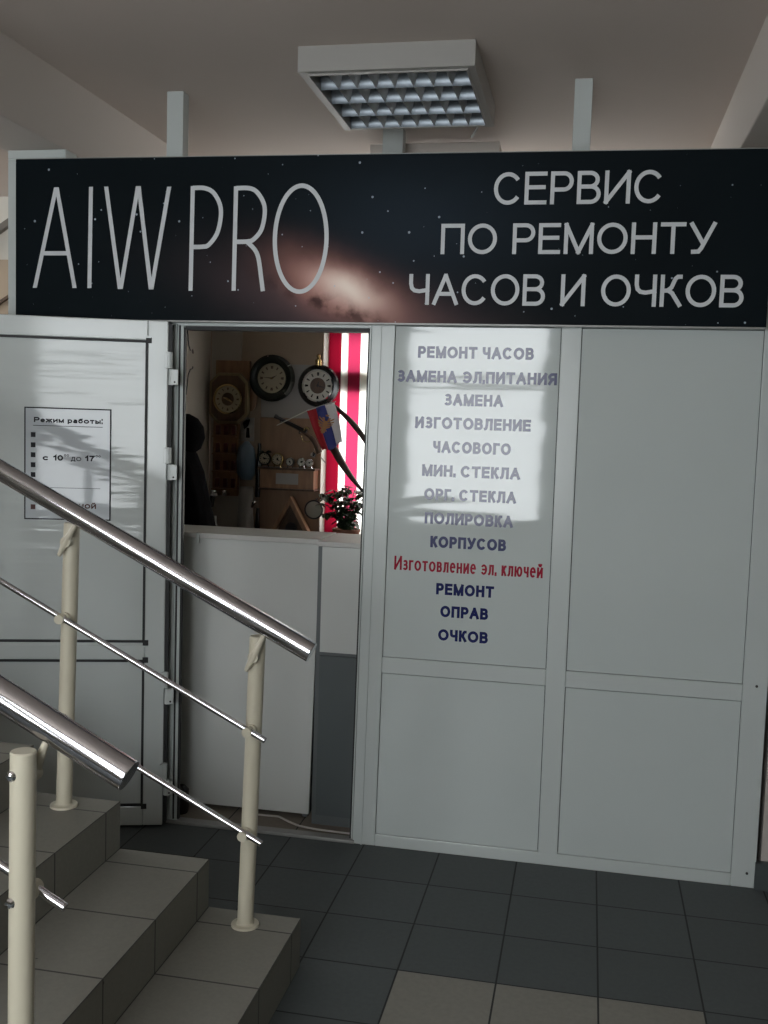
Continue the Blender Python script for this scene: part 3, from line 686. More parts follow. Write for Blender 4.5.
railing('stair_railing', 'near stair railing at the left edge, its thick steel handrail ending lowest in the picture', postsC, -2.12, [(-0.630, 0.981), (-0.896, 1.116), 0.031], -2.085,
        [(-0.766, 0.699)], 1, 0.0245, None)

# ============================================================ CEILING LAMP
lamp = thing('ceiling_lamp', 'square surface fluorescent ceiling lamp with mirrored louvre, switched off', 'lamp', (-0.575, 0.16, CZ))
LX0, LX1, LY0, LY1, LZ = -0.888, -0.255, -0.215, 0.515, 2.893
bm = bmesh.new(); t = 0.026
bx(bm, LX0, LX0+t, LY0, LY1, LZ+0.004, CZ); bx(bm, LX1-t, LX1, LY0, LY1, LZ+0.004, CZ); bx(bm, LX0+t, LX1-t, LY0, LY0+t, LZ+0.004, CZ); bx(bm, LX0+t, LX1-t, LY1-t, LY1, LZ+0.004, CZ)
bx(bm, LX0+t, LX1-t, LY0+t, LY1-t, CZ-0.008, CZ)
obj('housing', bm, LAMPW, lamp)
a0, a1, b0, b1 = LX0+t, LX1-t, LY0+t, LY1-t
bm = bmesh.new(); e = 0.007
bx(bm, a0, a0+e, b0, b1, LZ-0.002, LZ+0.02); bx(bm, a1-e, a1, b0, b1, LZ-0.002, LZ+0.02); bx(bm, a0+e, a1-e, b0, b0+e, LZ-0.002, LZ+0.02); bx(bm, a0+e, a1-e, b1-e, b1, LZ-0.002, LZ+0.02)
lf = obj('louvre_frame', bm, LAMPW, lamp)
a0 += e; a1 -= e; b0 += e; b1 -= e
rows, cols_ = 4, 8
dy = (b1-b0)/rows; dx = (a1-a0)/cols_
bm = bmesh.new()
# curved longitudinal mirrors between the tubes
zt, zb = LZ+0.058, LZ+0.002
def curve_wall(c, half_t, x0, x1, sgn):
    # mirror flank bending from a thin lower edge to a wide top
    prev = None
    for k in range(7):
        f_ = k/6; y = c+sgn*(0.0008+half_t*f_**2.2); z = zb+(zt-zb)*f_
        cur = (bm.verts.new((x0, y, z)), bm.verts.new((x1, y, z)))
        if prev: q = bm.faces.new((prev[0], prev[1], cur[1], cur[0])); q.smooth = True
        prev = cur
for r in range(rows+1):
    c = b0+dy*r
    if r > 0: curve_wall(c, 0.030, a0, a1, -1)
    if r < rows: curve_wall(c, 0.030, a0, a1, 1)
obj('mirror', bm, MIRR, lamp, label='curved longitudinal mirror reflector')
bm = bmesh.new()
for r in range(rows):
    for c in range(1, cols_):
        x = a0+dx*c; ya, yb = b0+dy*r+0.003, b0+dy*(r+1)-0.003
        for sg_ in (-1, 1):
            prev = None
            for k in range(6):
                f_ = k/5; z = zb+(zt-0.004-zb)*f_; hw = 0.0008+0.017*f_**1.1; ye = yb-0.024*f_**2.2
                cur = (bm.verts.new((x+sg_*0.0006, ya+0.024*f_**2.2, z)), bm.verts.new((x+sg_*0.0008, ye-0.046, z)), bm.verts.new((x+sg_*hw*0.85, ye-0.036, z)), bm.verts.new((x+sg_*hw, ye, z)))
                if prev:
                    for q_ in range(3): bm.faces.new((prev[q_], prev[q_+1], cur[q_+1], cur[q_])).smooth = q_ > 0
                prev = cur
obj('louvre', bm, LOUV, lamp, label='grid of V-shaped cross blades')
for r in range(rows):
    bm = bmesh.new(); yc = b0+dy*(r+0.5)
    tube(bm, [(a0+0.004, yc, LZ+0.070), (a0+0.02, yc, LZ+0.070), (a1-0.02, yc, LZ+0.070), (a1-0.004, yc, LZ+0.070)], 0.0085, 14); obj('tube', bm, TUBE, lamp)
bm = bmesh.new(); tube(bm, [(-0.35, 0.515, CZ-0.006), (-0.33, 0.70, CZ-0.006), (-0.40, 0.95, CZ-0.006)], 0.006, 8)
tag(obj('power_cable', bm, PVC, origin=(-0.35, 0.515, CZ)), 'thin white cable running over the ceiling behind the lamp', 'cable')
# uprights that tie the booth to the ceiling
for (xa, xb, ya, yb, lab) in ((-1.568, -1.497, 0.215, 0.275, 'white square upright from booth to ceiling, above the letters on the left'), (0.0745, 0.1415, 0.225, 0.285, 'white square upright from booth to ceiling, right of the lamp')):
    bm = bmesh.new(); bx(bm, xa, xb, ya, yb, 2.60, CZ)
    tag(obj('upright_post', bm, PVC, origin=((xa+xb)/2, (ya+yb)/2, 2.60), bevel=0.002), lab, 'post', 'uprights between booth and ceiling')
bm = bmesh.new(); bx(bm, -0.785, -0.692, 0.80, 0.87, 2.60, CZ)
tag(obj('upright_post', bm, PVC, origin=(-0.74, 0.83, 2.60), bevel=0.002), 'short bright white upright seen just below the ceiling lamp', 'post')
bm = bmesh.new(); bx(bm, -0.875, -0.272, 0.95, 1.15, 2.606, 2.955)
tag(obj('cable_duct_box', bm, BEAM, origin=(-0.57, 1.05, 2.60), bevel=0.003), 'pale boxed duct behind the short upright under the ceiling', 'duct')

# wall rail on the hall wall, seen past the left end of the sign
hr = thing('wall_handrail', 'dark sloping handrail on the cream hall wall left of the sign', 'handrail', (-3.6, 1.96, 2.6))
bm = bmesh.new(); bx(bm, -3.9, -2.9, 1.95, 1.99, -0.022, 0.022)
for v in bm.verts: v.co.z += 2.745+(v.co.x+3.45)*0.62
obj('rail', bm, mat('dark_grey_rail', (0.16, 0.145, 0.125), 0.4), hr)
for x in (-3.75, -3.1):
    bm = bmesh.new(); tube(bm, [(x, 1.99, 2.735+(x+3.45)*0.62), (x, 2.045, 2.735+(x+3.45)*0.62)], 0.01, 8); obj('bracket', bm, GUN, hr)
bm = bmesh.new(); bx(bm, -3.9, -2.9, 2.015, 2.039, -0.010, 0.010)
for v in bm.verts: v.co.z += 2.330+(v.co.x+3.45)*0.62
tag(obj('stair_string', bm, WOOD, origin=(-3.4, 2.03, 2.33)), 'thin dark sloping strip on the brown wall left of the sign', 'trim')

# ============================================================ INSIDE THE BOOTH
ct = thing('service_counter', 'white fronted service counter with grey top in the booth doorway', 'counter', (-1.45, 0.2, 0.0))
bm = bmesh.new(); prism(bm, [(-1.80, 0.016), (-0.887, 0.020), (-0.869, 1.159), (-1.80, 1.159)], 0.195, 0.213); obj('front_panel', bm, WHITELAM, ct)
bm = bmesh.new(); bx(bm, -1.80, -0.866, 0.180, 0.465, 1.160, 1.182); obj('top', bm, GREYTOP, ct, bevel=0.002)
bm = bmesh.new(); bx(bm, -1.79, -0.90, 0.42, 0.44, 0.0, 1.158); bx(bm, -1.79, -1.77, 0.215, 0.42, 0, 1.158); bx(bm, -0.92, -0.90, 0.215, 0.42, 0, 1.158); obj('carcass', bm, GREYLAM, ct)
bm = bmesh.new(); bx(bm, -1.395, -1.383, 0.172, 0.180, 1.140, 1.183); obj('catch', bm, PVC, ct)
cb = thing('grey_cabinet', 'narrow cabinet with white upper door and grey lower door at the right of the counter', 'cabinet', (-0.75, 0.14, 0.0))
bm = bmesh.new(); bx(bm, -0.862, -0.47, 0.150, 0.44, 0.0, 1.160); obj('body', bm, GREYLAM, cb)
bm = bmesh.new(); bx(bm, -0.842, -0.475, 0.136, 0.150, 0.728, 1.158); obj('door', bm, WHITELAM, cb, label='white upper cabinet door')
bm = bmesh.new(); bx(bm, -0.842, -0.475, 0.136, 0.150, 0.045, 0.712); obj('door', bm, mat('dark_grey_laminate', (0.070, 0.082, 0.085), 0.5, noise=0.06), cb, label='dark grey lower cabinet door')
bm = bmesh.new(); bx(bm, -0.862, -0.47, 0.128, 0.465, 1.160, 1.180); obj('top', bm, GREYTOP, cb, bevel=0.002)
bm = bmesh.new(); tube(bm, [(-1.16, 0.188, 0.005), (-1.10, 0.17, 0.005), (-1.01, 0.175, 0.005), (-0.95, 0.13, 0.005), (-0.90, 0.10, 0.005), (-0.82, 0.085, 0.005), (-0.67, 0.080, 0.005)], 0.0045, 8)
tag(obj('floor_cable', bm, CABLE, origin=(-1.0, 0.15, 0)), 'thin pale cable lying on the floor under the counter', 'cable')
bm = bmesh.new(); lathe(bm, [(0.03, 0), (0.034, 0.01), (0.034, 0.10), (0.02, 0.115), (0.001, 0.115)], (-1.425, 0.12, 0), 'Z', 16)
tag(obj('black_canister', bm, BLACK, origin=(-1.425, 0.12, 0)), 'small black container on the floor at the left of the doorway', 'container')

bench = thing('workbench', 'dark workbench behind the counter inside the booth', 'table', (-1.3, 1.7, 0))
bm = bmesh.new(); bx(bm, -2.05, 0.2, 1.68, 2.04, 0.915, 0.945); obj('tabletop', bm, WOOD, bench)
for x in (-2.0, 0.12):
    for y in (1.72, 1.97):
        bm = bmesh.new(); bx(bm, x-0.025, x+0.025, y-0.025, y+0.025, 0, 0.915); obj('leg', bm, WOOD, bench)
BZ = 0.945

# corner pilaster strip (wallpaper joint)
bm = bmesh.new(); bx(bm, -2.05, -1.865, 2.035, 2.05, 0, 2.55); struct('trim_3', bm, INWALL2)

# wooden boards on the wall
def wallbox(name, x0, x1, y0, z0, z1, m, lab, cat, y1=2.05):
    bm = bmesh.new(); bx(bm, x0, x1, y0, y1, z0, z1); return tag(obj(name, bm, m, origin=((x0+x1)/2, y1, z0), bevel=0.003), lab, cat)
wallbox('plywood_board', -1.74, -1.36, 2.037, 0.95, 1.70, BOARD, 'brown plywood board on the booth wall below the clocks', 'board')
wallbox('pinned_paper', -1.735, -1.365, 2.031, 1.675, 1.99, PPR, 'greyish sheet of paper pinned behind the round clocks', 'paper', 2.0365)
wallbox('wooden_plaque', -2.01, -1.80, 2.0, 1.87, 2.005, WOODM, 'reddish wooden plaque above the octagonal clock', 'plaque', 2.0345)
pg = thing('peg_rack', 'brown wooden tool rack with rows of dark red slots below the octagonal clock', 'rack', (-1.94, 2.0, 1.2))
bm = bmesh.new(); bx(bm, -2.02, -1.865, 2.002, 2.0345, 1.20, 1.665); obj('board', bm, WOODM, pg)
for r in range(4):
    bm = bmesh.new(); bx(bm, -2.015, -1.87, 1.97, 2.002, 1.235+0.105*r, 1.243+0.105*r); obj('ledge', bm, WOODM, pg)
    for c in range(3):
        bm = bmesh.new(); x = -1.985+0.05*c; bx(bm, x-0.012, x+0.012, 1.978, 2.002, 1.250+0.105*r, 1.305+0.105*r); obj('tool_handle', bm, MAROON, pg, bevel=0.004)

def clock_hands(root, c, R, y, h, m_, m=BLACK):
    for nm, a, l, wd in (('hour_hand', h, 0.5, 0.006), ('minute_hand', m_, 0.78, 0.0045)):
        bm = bmesh.new(); a = R_(a); d = Vector((math.sin(a), math.cos(a))); p = Vector((-d.y, d.x)); cc = Vector((c[0], c[2]))
        prism(bm, [cc-d*R*0.12+p*wd/2, cc+p*wd, cc+d*R*l, cc-p*wd, cc-d*R*0.12-p*wd/2], y, y-0.0015); obj(nm, bm, m, root)
def numerals(root, c, r0, r1, y, m, n=12, wd=0.006):
    bm = bmesh.new()
    for k in range(n):
        a = 2*math.pi*k/n; d = Vector((math.sin(a), math.cos(a))); p = Vector((-d.y, d.x)); cc = Vector((c[0], c[2]))
        w_ = wd*(1.7 if k % 3 == 0 else 1.0)
        prism(bm, [cc+d*r0+p*w_*0.7, cc+d*r1+p*w_, cc+d*r1-p*w_, cc+d*r0-p*w_*0.7], y, y-0.001)
    obj('numerals', bm, m, root)
# octagonal clock
c = (-1.912, 2.0, 1.780)
ck = thing('octagonal_clock', 'wooden octagonal wall clock, leftmost of the wall clocks', 'clock', c)
def octo(hx, hz, cut): return [(c[0]-hx+cut, c[2]-hz), (c[0]+hx-cut, c[2]-hz), (c[0]+hx, c[2]-hz+cut), (c[0]+hx, c[2]+hz-cut), (c[0]+hx-cut, c[2]+hz), (c[0]-hx+cut, c[2]+hz), (c[0]-hx, c[2]+hz-cut), (c[0]-hx, c[2]-hz+cut)]
bm = bmesh.new(); prism(bm, octo(0.121, 0.150, 0.055), 2.0, 1.955); obj('case', bm, wood_material('light_clock_wood', (0.17, 0.125, 0.06), (0.24, 0.18, 0.09)), ck, bevel=0.006)
bm = bmesh.new(); prism(bm, octo(0.104, 0.133, 0.046), 1.955, 1.951); obj('inner_panel', bm, WOOD, ck)
bm = bmesh.new(); lathe(bm, [(0.082, 0), (0.088, 0.006), (0.088, 0.012), (0.080, 0.014), (0.078, 0.002)], (c[0], 1.951, c[2]-0.005), 'Y', 40, cap=False); obj('bezel', bm, BRASS, ck)
bm = bmesh.new(); lathe(bm, [(0.079, 0.0), (0.079, 0.005), (0.001, 0.005)], (c[0], 1.951, c[2]-0.005), 'Y', 40); obj('dial', bm, DIAL, ck)
cc_ = (c[0], 0, c[2]-0.005)
bm = bmesh.new(); lathe(bm, [(0.038, 0.0), (0.038, 0.002), (0.001, 0.002)], (c[0], 1.946, c[2]-0.005), 'Y', 30); obj('centre_disc', bm, WOOD, ck)
numerals(ck, cc_, 0.054, 0.068, 1.946, WOOD, wd=0.0035); clock_hands(ck, cc_, 0.065, 1.9435, 290, 120, BRASS)
# oval barometer partly hidden by it
bm = bmesh.new(); lathe(bm, [(0.075, 0), (0.078, 0.012), (0.055, 0.02), (0.04, 0.02), (0.001, 0.018)], (-1.798, 2.03, 1.785), 'Y', 32, sx=0.55)
tag(obj('oval_barometer', bm, WOODM, origin=(-1.785, 2.03, 1.785)), 'brown oval wooden barometer between the octagonal and the dark round clock', 'barometer')
# dark round clock
c = (-1.655, 2.008, 1.905)
ck = thing('round_clock', 'large round clock with dark green-black rim and cream face', 'clock', c)
bm = bmesh.new(); lathe(bm, [(0.128, 0), (0.137, 0.01), (0.137, 0.03), (0.122, 0.05), (0.100, 0.048), (0.088, 0.040), (0.086, 0.02)], c, 'Y', 56, cap=False); obj('rim', bm, DKGREEN, ck)
bm = bmesh.new(); lathe(bm, [(0.088, 0.0), (0.088, 0.026), (0.001, 0.026)], c, 'Y', 48); obj('dial', bm, DIAL, ck)
numerals(ck, c, 0.055, 0.072, c[1]-0.026, WOOD, wd=0.005); clock_hands(ck, c, 0.075, c[1]-0.0275, 60, 275, WOOD)
bm = bmesh.new(); lathe(bm, [(0.006, 0), (0.006, 0.01), (0.002, 0.014)], (c[0]+0.0, c[1]-0.028, c[2]), 'Y', 12); obj('hand_boss', bm, BRASS, ck)
for a in (100, 35):
    bm = bmesh.new(); d = (math.cos(R_(a)), math.sin(R_(a))); tube(bm, [(c[0]+d[0]*0.122, c[1]-0.049, c[2]+d[1]*0.122), (c[0]+d[0]*0.140, c[1]-0.028, c[2]+d[1]*0.140)], 0.003, 8); obj('clip', bm, CHROME, ck)
# black clock with brass ring and finial
c = (-1.378, 2.005, 1.868)
ck = thing('black_round_clock', 'black lacquered round clock with pale chapter ring and small finial, beside the window', 'clock', c)
bm = bmesh.new(); lathe(bm, [(0.120, -0.025), (0.124, 0.0), (0.118, 0.012), (0.098, 0.016), (0.094, 0.010)], c, 'Y', 56); obj('case', bm, BLACK, ck)
bm = bmesh.new(); lathe(bm, [(0.088, 0.0), (0.094, 0.010), (0.094, 0.020), (0.088, 0.022), (0.085, 0.012)], c, 'Y', 56, cap=False); obj('bezel', bm, CHROME, ck)
bm = bmesh.new(); lathe(bm, [(0.092, 0.0), (0.092, 0.012), (0.001, 0.012)], c, 'Y', 48); obj('dial', bm, DIALW, ck)
bm = bmesh.new(); lathe(bm, [(0.046, 0.0), (0.046, 0.003), (0.001, 0.003)], (c[0], c[1]-0.012, c[2]), 'Y', 36); obj('centre_disc', bm, WOOD, ck)
numerals(ck, c, 0.058, 0.078, c[1]-0.012, BLACK, wd=0.004); clock_hands(ck, c, 0.07, c[1]-0.0155, 15, 105, GUN)
bm = bmesh.new(); lathe(bm, [(0.006, 0.110), (0.019, 0.118), (0.020, 0.150), (0.008, 0.158), (0.012, 0.168), (0.013, 0.176), (0.004, 0.186), (0.001, 0.186)], (c[0], c[1]-0.008, c[2]), 'Z', 18); obj('finial', bm, BRASS, ck)

# red and cream vertical blinds on the window, hung from a headrail
vb = thing('vertical_blinds', 'red and cream vertical blinds glowing in the booth window', 'blinds', (-0.9, 2.0, 2.19))
bm = bmesh.new(); bx(bm, -1.36, 0.59, 2.056, 2.08, 2.185, 2.205); obj('headrail', bm, PVC, vb)
edges = [(-1.366, -1.339, SL_CREAM, 'narrow cream slat beside the window reveal'), (-1.336, -1.257, SL_RED, 'deep red slat'), (-1.260, -1.217, SL_CREAM, 'cream slat'), (-1.220, -1.142, SL_PINK, 'pinkish red slat'), (-1.145, -1.066, SL_CREAM, 'cream slat')]
x = -1.069
for i in range(20): edges.append((x, x+0.083, SL_CREAM, 'cream slat')); x += 0.080  # unseen slats added, all cream to brighten the booth with neutral light
for i, (xa, xb, m, lab) in enumerate(edges):
    if xb > 0.59: break
    bm = bmesh.new(); yy = 2.066+0.006*(i % 2); n_ = 5
    a = [bm.verts.new((xa+(xb-xa)*k/n_, yy-0.004*math.sin(math.pi*k/n_), 0.99)) for k in range(n_+1)]
    b = [bm.verts.new((xa+(xb-xa)*k/n_, yy-0.004*math.sin(math.pi*k/n_), 2.187)) for k in range(n_+1)]
    for k in range(n_): bm.faces.new((a[k], a[k+1], b[k+1], b[k])).smooth = True
    obj('slat', bm, m, vb, label=lab)

# wooden shelf box with label, and the clocks standing on it
sb = thing('drawer_shelf', 'small wooden drawer box mounted on the board, holding a row of alarm clocks', 'shelf', (-1.53, 2.0, 1.26))
bm = bmesh.new(); bx(bm, -1.70, -1.372, 1.93, 2.037, 1.262, 1.372); obj('box', bm, WOODM, sb, bevel=0.003)
bm = bmesh.new(); bx(bm, -1.71, -1.362, 1.915, 2.037, 1.372, 1.384); bx(bm, -1.705, -1.367, 1.922, 2.037, 1.252, 1.262); obj('shelf_board', bm, WOOD, sb)
bm = bmesh.new(); bx(bm, -1.600, -1.465, 1.926, 1.930, 1.288, 1.352); obj('label_card', bm, PPR, sb, label='blank white card')
def alarm(x, r, m, y, lab, bells=False, dial=DIAL):
    t_ = thing('alarm_clock', lab, 'clock', (x, y, 1.384)); zc = 1.384+r+0.010; cc = (x, y, zc)
    bm = bmesh.new(); lathe(bm, [(r*0.85, -0.012), (r, -0.006), (r, 0.012), (r*0.86, 0.016), (r*0.82, 0.010)], cc, 'Y', 32, cap=False); obj('case', bm, m, t_)
    bm = bmesh.new(); lathe(bm, [(r*0.84, 0.0), (r*0.84, 0.010), (0.0005, 0.010)], cc, 'Y', 28); obj('dial', bm, dial, t_)
    for s_ in (-1, 1):
        bm = bmesh.new(); tube(bm, [(x+s_*r*0.45, y, zc-r*0.8), (x+s_*r*0.62, y, 1.384)], 0.0035, 8); obj('foot', bm, m, t_)
    numerals(t_, cc, r*0.56, r*0.74, y-0.010, BLACK, wd=r*0.045); clock_hands(t_, cc, r*0.8, y-0.0112, 300+x*900 % 90, 40+x*400 % 120)
    if bells:
        for s_ in (-1, 1):
            bm = bmesh.new(); lathe(bm, [(0.001, 0.014), (0.012, 0.010), (0.017, 0.0), (0.015, -0.001)], (x+s_*r*0.6, y, zc+r*0.95), 'Z', 16)
            obj('bell', bm, m, t_)
alarm(-1.685, 0.038, DKGREEN, 1.975, 'dark twin-bell alarm clock at the left end of the shelf', True)
alarm(-1.603, 0.037, BRASS, 1.965, 'brass alarm clock with pale face, largest face on the shelf')
alarm(-1.528, 0.025, GUN, 1.97, 'small dark alarm clock in the middle of the shelf', False, DIALW)
alarm(-1.455, 0.026, CHROME, 1.965, 'small silvery clock next to the hanging watch chain', False, DIALW)
alarm(-1.402, 0.024, CHROME, 1.945, 'shiny silvery clock at the right end of the shelf', False, DIALW)
# string of pocket watches hanging above the shelf
for i, (x, z, r) in enumerate(((-1.405, 1.462, 0.018), (-1.388, 1.500, 0.014), (-1.398, 1.535, 0.013))):
    bm = bmesh.new(); lathe(bm, [(r*0.6, -0.005), (r, 0.0), (r*0.9, 0.005), (r*0.4, 0.006), (0.0005, 0.006)], (x, 2.03, z), 'Y', 24)
    tube(bm, [(x, 2.03, z+r), (x+0.004, 2.035, z+r+0.012)], 0.0025, 6)
    tag(obj('pocket_watch', bm, CHROME, origin=(x, 2.03, z)), ['lowest pocket watch hanging under the pistol grip', 'middle pocket watch hanging under the pistol grip', 'topmost pocket watch hanging under the pistol grip'][i], 'watch', 'pocket watches hung on the board')

# flintlock pistol on the wall
ps = thing('flintlock_pistol', 'old flintlock pistol hung slanting on the board below the clocks', 'pistol', (-1.45, 1.99, 1.60))
yk = 2.0
bm = bmesh.new(); tube(bm, smooth_path([Vector((-1.575, yk, 1.650)), Vector((-1.50, yk, 1.618)), Vector((-1.435, yk, 1.580)), Vector((-1.395, yk, 1.545)), Vector((-1.372, yk, 1.500)), Vector((-1.358, yk, 1.475))], 4), [0.009]*5+[0.011]*5+[0.015]*5+[0.017]*3+[0.019]*2+[0.015], 12); obj('stock', bm, WOOD, ps)
bm = bmesh.new(); tube(bm, [(-1.635, yk-0.004, 1.684), (-1.628, yk-0.004, 1.681), (-1.615, yk-0.004, 1.675), (-1.44, yk-0.004, 1.597)], [0.014, 0.014, 0.010, 0.012], 14); obj('barrel', bm, GUN, ps)
bm = bmesh.new(); tube(bm, smooth_path([Vector((-1.455, yk-0.012, 1.603)), Vector((-1.44, yk-0.014, 1.622)), Vector((-1.422, yk-0.014, 1.612))], 4), 0.005, 8); tube(bm, smooth_path([Vector((-1.47, yk, 1.575)), Vector((-1.462, yk, 1.545)), Vector((-1.425, yk, 1.540)), Vector((-1.412, yk, 1.555))], 4), 0.003, 6); obj('lock', bm, BRASS, ps)
bm = bmesh.new(); tube(bm, [(-1.60, yk+0.036, 1.655), (-1.60, yk-0.012, 1.650), (-1.60, yk-0.012, 1.662)], 0.003, 6); tube(bm, [(-1.48, yk+0.036, 1.592), (-1.48, yk-0.02, 1.588), (-1.48, yk-0.02, 1.60)], 0.003, 6); obj('hanger', bm, GUN, ps)

# flag on a thin stick
fl = thing('small_flag', 'small white, blue and red flag with a gold eagle hanging tilted before the window', 'flag', (-1.30, 1.60, 1.70))
tl, tr, br_, bl = Vector((-1.330, 1.6, 1.716)), Vector((-1.179, 1.6, 1.768)), Vector((-1.122, 1.6, 1.548)), Vector((-1.239, 1.6, 1.495))
def fp(u, v):
    p = (tl*(1-u)+tr*u)*(1-v)+(bl*(1-u)+br_*u)*v
    p = p+Vector((0.014*math.sin(v*3.1)*(-1 if u < 0.5 else 1)*abs(u-0.5), 0.014*math.sin(u*9+v*2), 0.010*math.sin(u*8+1)*v)); return p
for k, (m, lab) in enumerate(((FRED, 'red stripe'), (FBLUE, 'blue stripe'), (FWHITE, 'white stripe'))):
    bm = bmesh.new(); nu, nv = 5, 12; g = [[bm.verts.new(fp((k+i/nu)/3, j/nv)) for j in range(nv+1)] for i in range(nu+1)]
    for i in range(nu):
        for j in range(nv): bm.faces.new((g[i][j], g[i+1][j], g[i+1][j+1], g[i][j+1])).smooth = True
    o = obj('stripe', bm, m, fl, label=lab); so = o.modifiers.new('thick', 'SOLIDIFY'); so.thickness = 0.0012
bm = bmesh.new(); tube(bm, [(-1.50, 1.602, 1.632), (-1.33, 1.602, 1.718), (-1.170, 1.602, 1.772)], [0.0022, 0.003, 0.003], 8); obj('stick', bm, DIALW, fl)
# gold double-headed eagle
ec = fp(0.52, 0.42); ey = ec.y-0.012
def E_(pts): return [(ec.x+p[0]*0.046*0.95+p[1]*0.012, ec.z+p[1]*0.046-p[0]*0.006) for p in pts]
bm = bmesh.new()
prism(bm, E_([(-0.2, -0.5), (0.2, -0.5), (0.28, 0.1), (0.15, 0.4), (-0.15, 0.4), (-0.28, 0.1)]), ey, ey-0.0015)
for s_ in (-1, 1):
    prism(bm, E_([(s_*0.12, 0.35), (s_*0.28, 0.75), (s_*0.5, 0.78), (s_*0.55, 0.66), (s_*0.38, 0.60), (s_*0.3, 0.3)]), ey, ey-0.0015)
    for a, b, c3 in ((0.55, 1.0, 0.75), (0.3, 1.05, 0.4), (0.05, 0.95, 0.1), (-0.2, 0.75, -0.2)): prism(bm, E_([(s_*0.22, a-0.35), (s_*0.22, a-0.15), (s_*b, c3+0.08), (s_*b*0.95, c3-0.1)]), ey, ey-0.0012)
    prism(bm, E_([(s_*0.12, -0.4), (s_*0.45, -0.75), (s_*0.35, -0.85), (s_*0.02, -0.5)]), ey, ey-0.0012)
prism(bm, E_([(-0.16, -0.5), (0.16, -0.5), (0.25, -1.0), (0.0, -1.1), (-0.25, -1.0)]), ey, ey-0.0015)
prism(bm, E_([(-0.18, 0.92), (0.18, 0.92), (0.24, 1.15), (0.08, 1.05), (0.0, 1.2), (-0.08, 1.05), (-0.24, 1.15)]), ey, ey-0.0015)
obj('emblem', bm, EAGLE, fl, label='gold double-headed eagle emblem')
bm = bmesh.new(); tube(bm, [(-1.33, 1.602, 1.718), (-1.36, 1.8, 1.72), (-1.37, 1.99, 1.74)], 0.002, 6); obj('hanging_wire', bm, GUN, fl)

# dark curved blades (long pods) crossing in front of the blinds
def pod(pts, rs, lab):
    bm = bmesh.new(); P = smooth_path([Vector(p) for p in pts], 5); n_ = len(P)
    rr = []
    for i in range(n_):
        f_ = i/(n_-1)*(len(rs)-1); k = min(int(f_), len(rs)-2); rr.append(rs[k]+(rs[k+1]-rs[k])*(f_-k))
    tube(bm, P, rr, 10); return tag(obj('curved_scabbard', bm, mat('brown_leather', (0.035, 0.018, 0.012), 0.5, noise=0.2, nscale=30), origin=pts[0]), lab, 'scabbard', 'dark curved pieces hung before the blinds')
pod([(-1.30, 1.93, 1.78), (-1.215, 1.90, 1.722), (-1.12, 1.87, 1.640), (-1.03, 1.84, 1.535), (-0.93, 1.82, 1.40)], [0.008, 0.012, 0.017, 0.015, 0.006], 'upper dark curved scabbard crossing the blinds above the plant')
pod([(-1.345, 1.97, 1.60), (-1.26, 1.92, 1.515), (-1.19, 1.87, 1.425), (-1.11, 1.83, 1.335), (-1.02, 1.80, 1.245)], [0.018, 0.025, 0.022, 0.014, 0.005], 'lower dark curved scabbard, widest beneath the flag')
bm = bmesh.new(); tube(bm, [(-1.338, 1.95, 1.455), (-1.305, 1.93, 1.425)], 0.003, 6); tag(obj('white_tag', bm, PPR, origin=(-1.32, 1.94, 1.44)), 'tiny slanting white tag below the flag', 'tag')

# triangular mantel clock frame on the bench
tri = thing('triangular_clock', 'brown wooden triangular clock case standing on the bench', 'clock', (-1.50, 1.93, BZ))
A_, B_, C_ = Vector((-1.503, 1.222)), Vector((-1.655, BZ)), Vector((-1.350, BZ))
def shr(k):
    g = (A_+B_+C_)/3; return [g+(p-g)*k for p in (A_, B_, C_)]
o3, i3 = [A_, B_, C_], shr(0.72); i3 = [Vector((p.x, p.y)) for p in i3]
bm = bmesh.new()
for k in range(3): j = (k+1) % 3; prism(bm, [o3[k], o3[j], i3[j], i3[k]], 1.96, 1.90)
obj('case', bm, WOODM, tri, bevel=0.003)
bm = bmesh.new(); prism(bm, i3, 1.955, 1.945); obj('back_board', bm, WOOD, tri)
bm = bmesh.new(); lathe(bm, [(0.034, 0), (0.036, 0.006), (0.030, 0.010), (0.001, 0.008)], (-1.503, 1.944, 1.03), 'Y', 24); obj('dial', bm, GUN, tri)
# round magnifier ring
rg = thing('round_mirror', 'small round mirror with dark rim hanging beside the plant', 'mirror', (-1.378, 1.97, 1.144))
bm = bmesh.new()
P = [Vector((-1.376+0.053*math.cos(a), 1.965, 1.144+0.053*math.sin(a))) for a in [2*math.pi*i/40 for i in range(41)]]
tube(bm, P, 0.0052, 8, caps=False); obj('rim', bm, GUN, rg)
bm = bmesh.new(); lathe(bm, [(0.051, 0.0), (0.051, 0.004), (0.001, 0.004)], (-1.376, 1.969, 1.144), 'Y', 32); obj('glass', bm, mat('mirror_glass', (0.26, 0.25, 0.20), 0.5, metal=0.0), rg)
bm = bmesh.new(); tube(bm, [(-1.376, 1.975, 1.144), (-1.376, 2.036, 1.144)], 0.006, 8); tube(bm, [(-1.376, 1.972, 1.19), (-1.376, 2.036, 1.205)], 0.004, 8); obj('bracket', bm, GUN, rg)

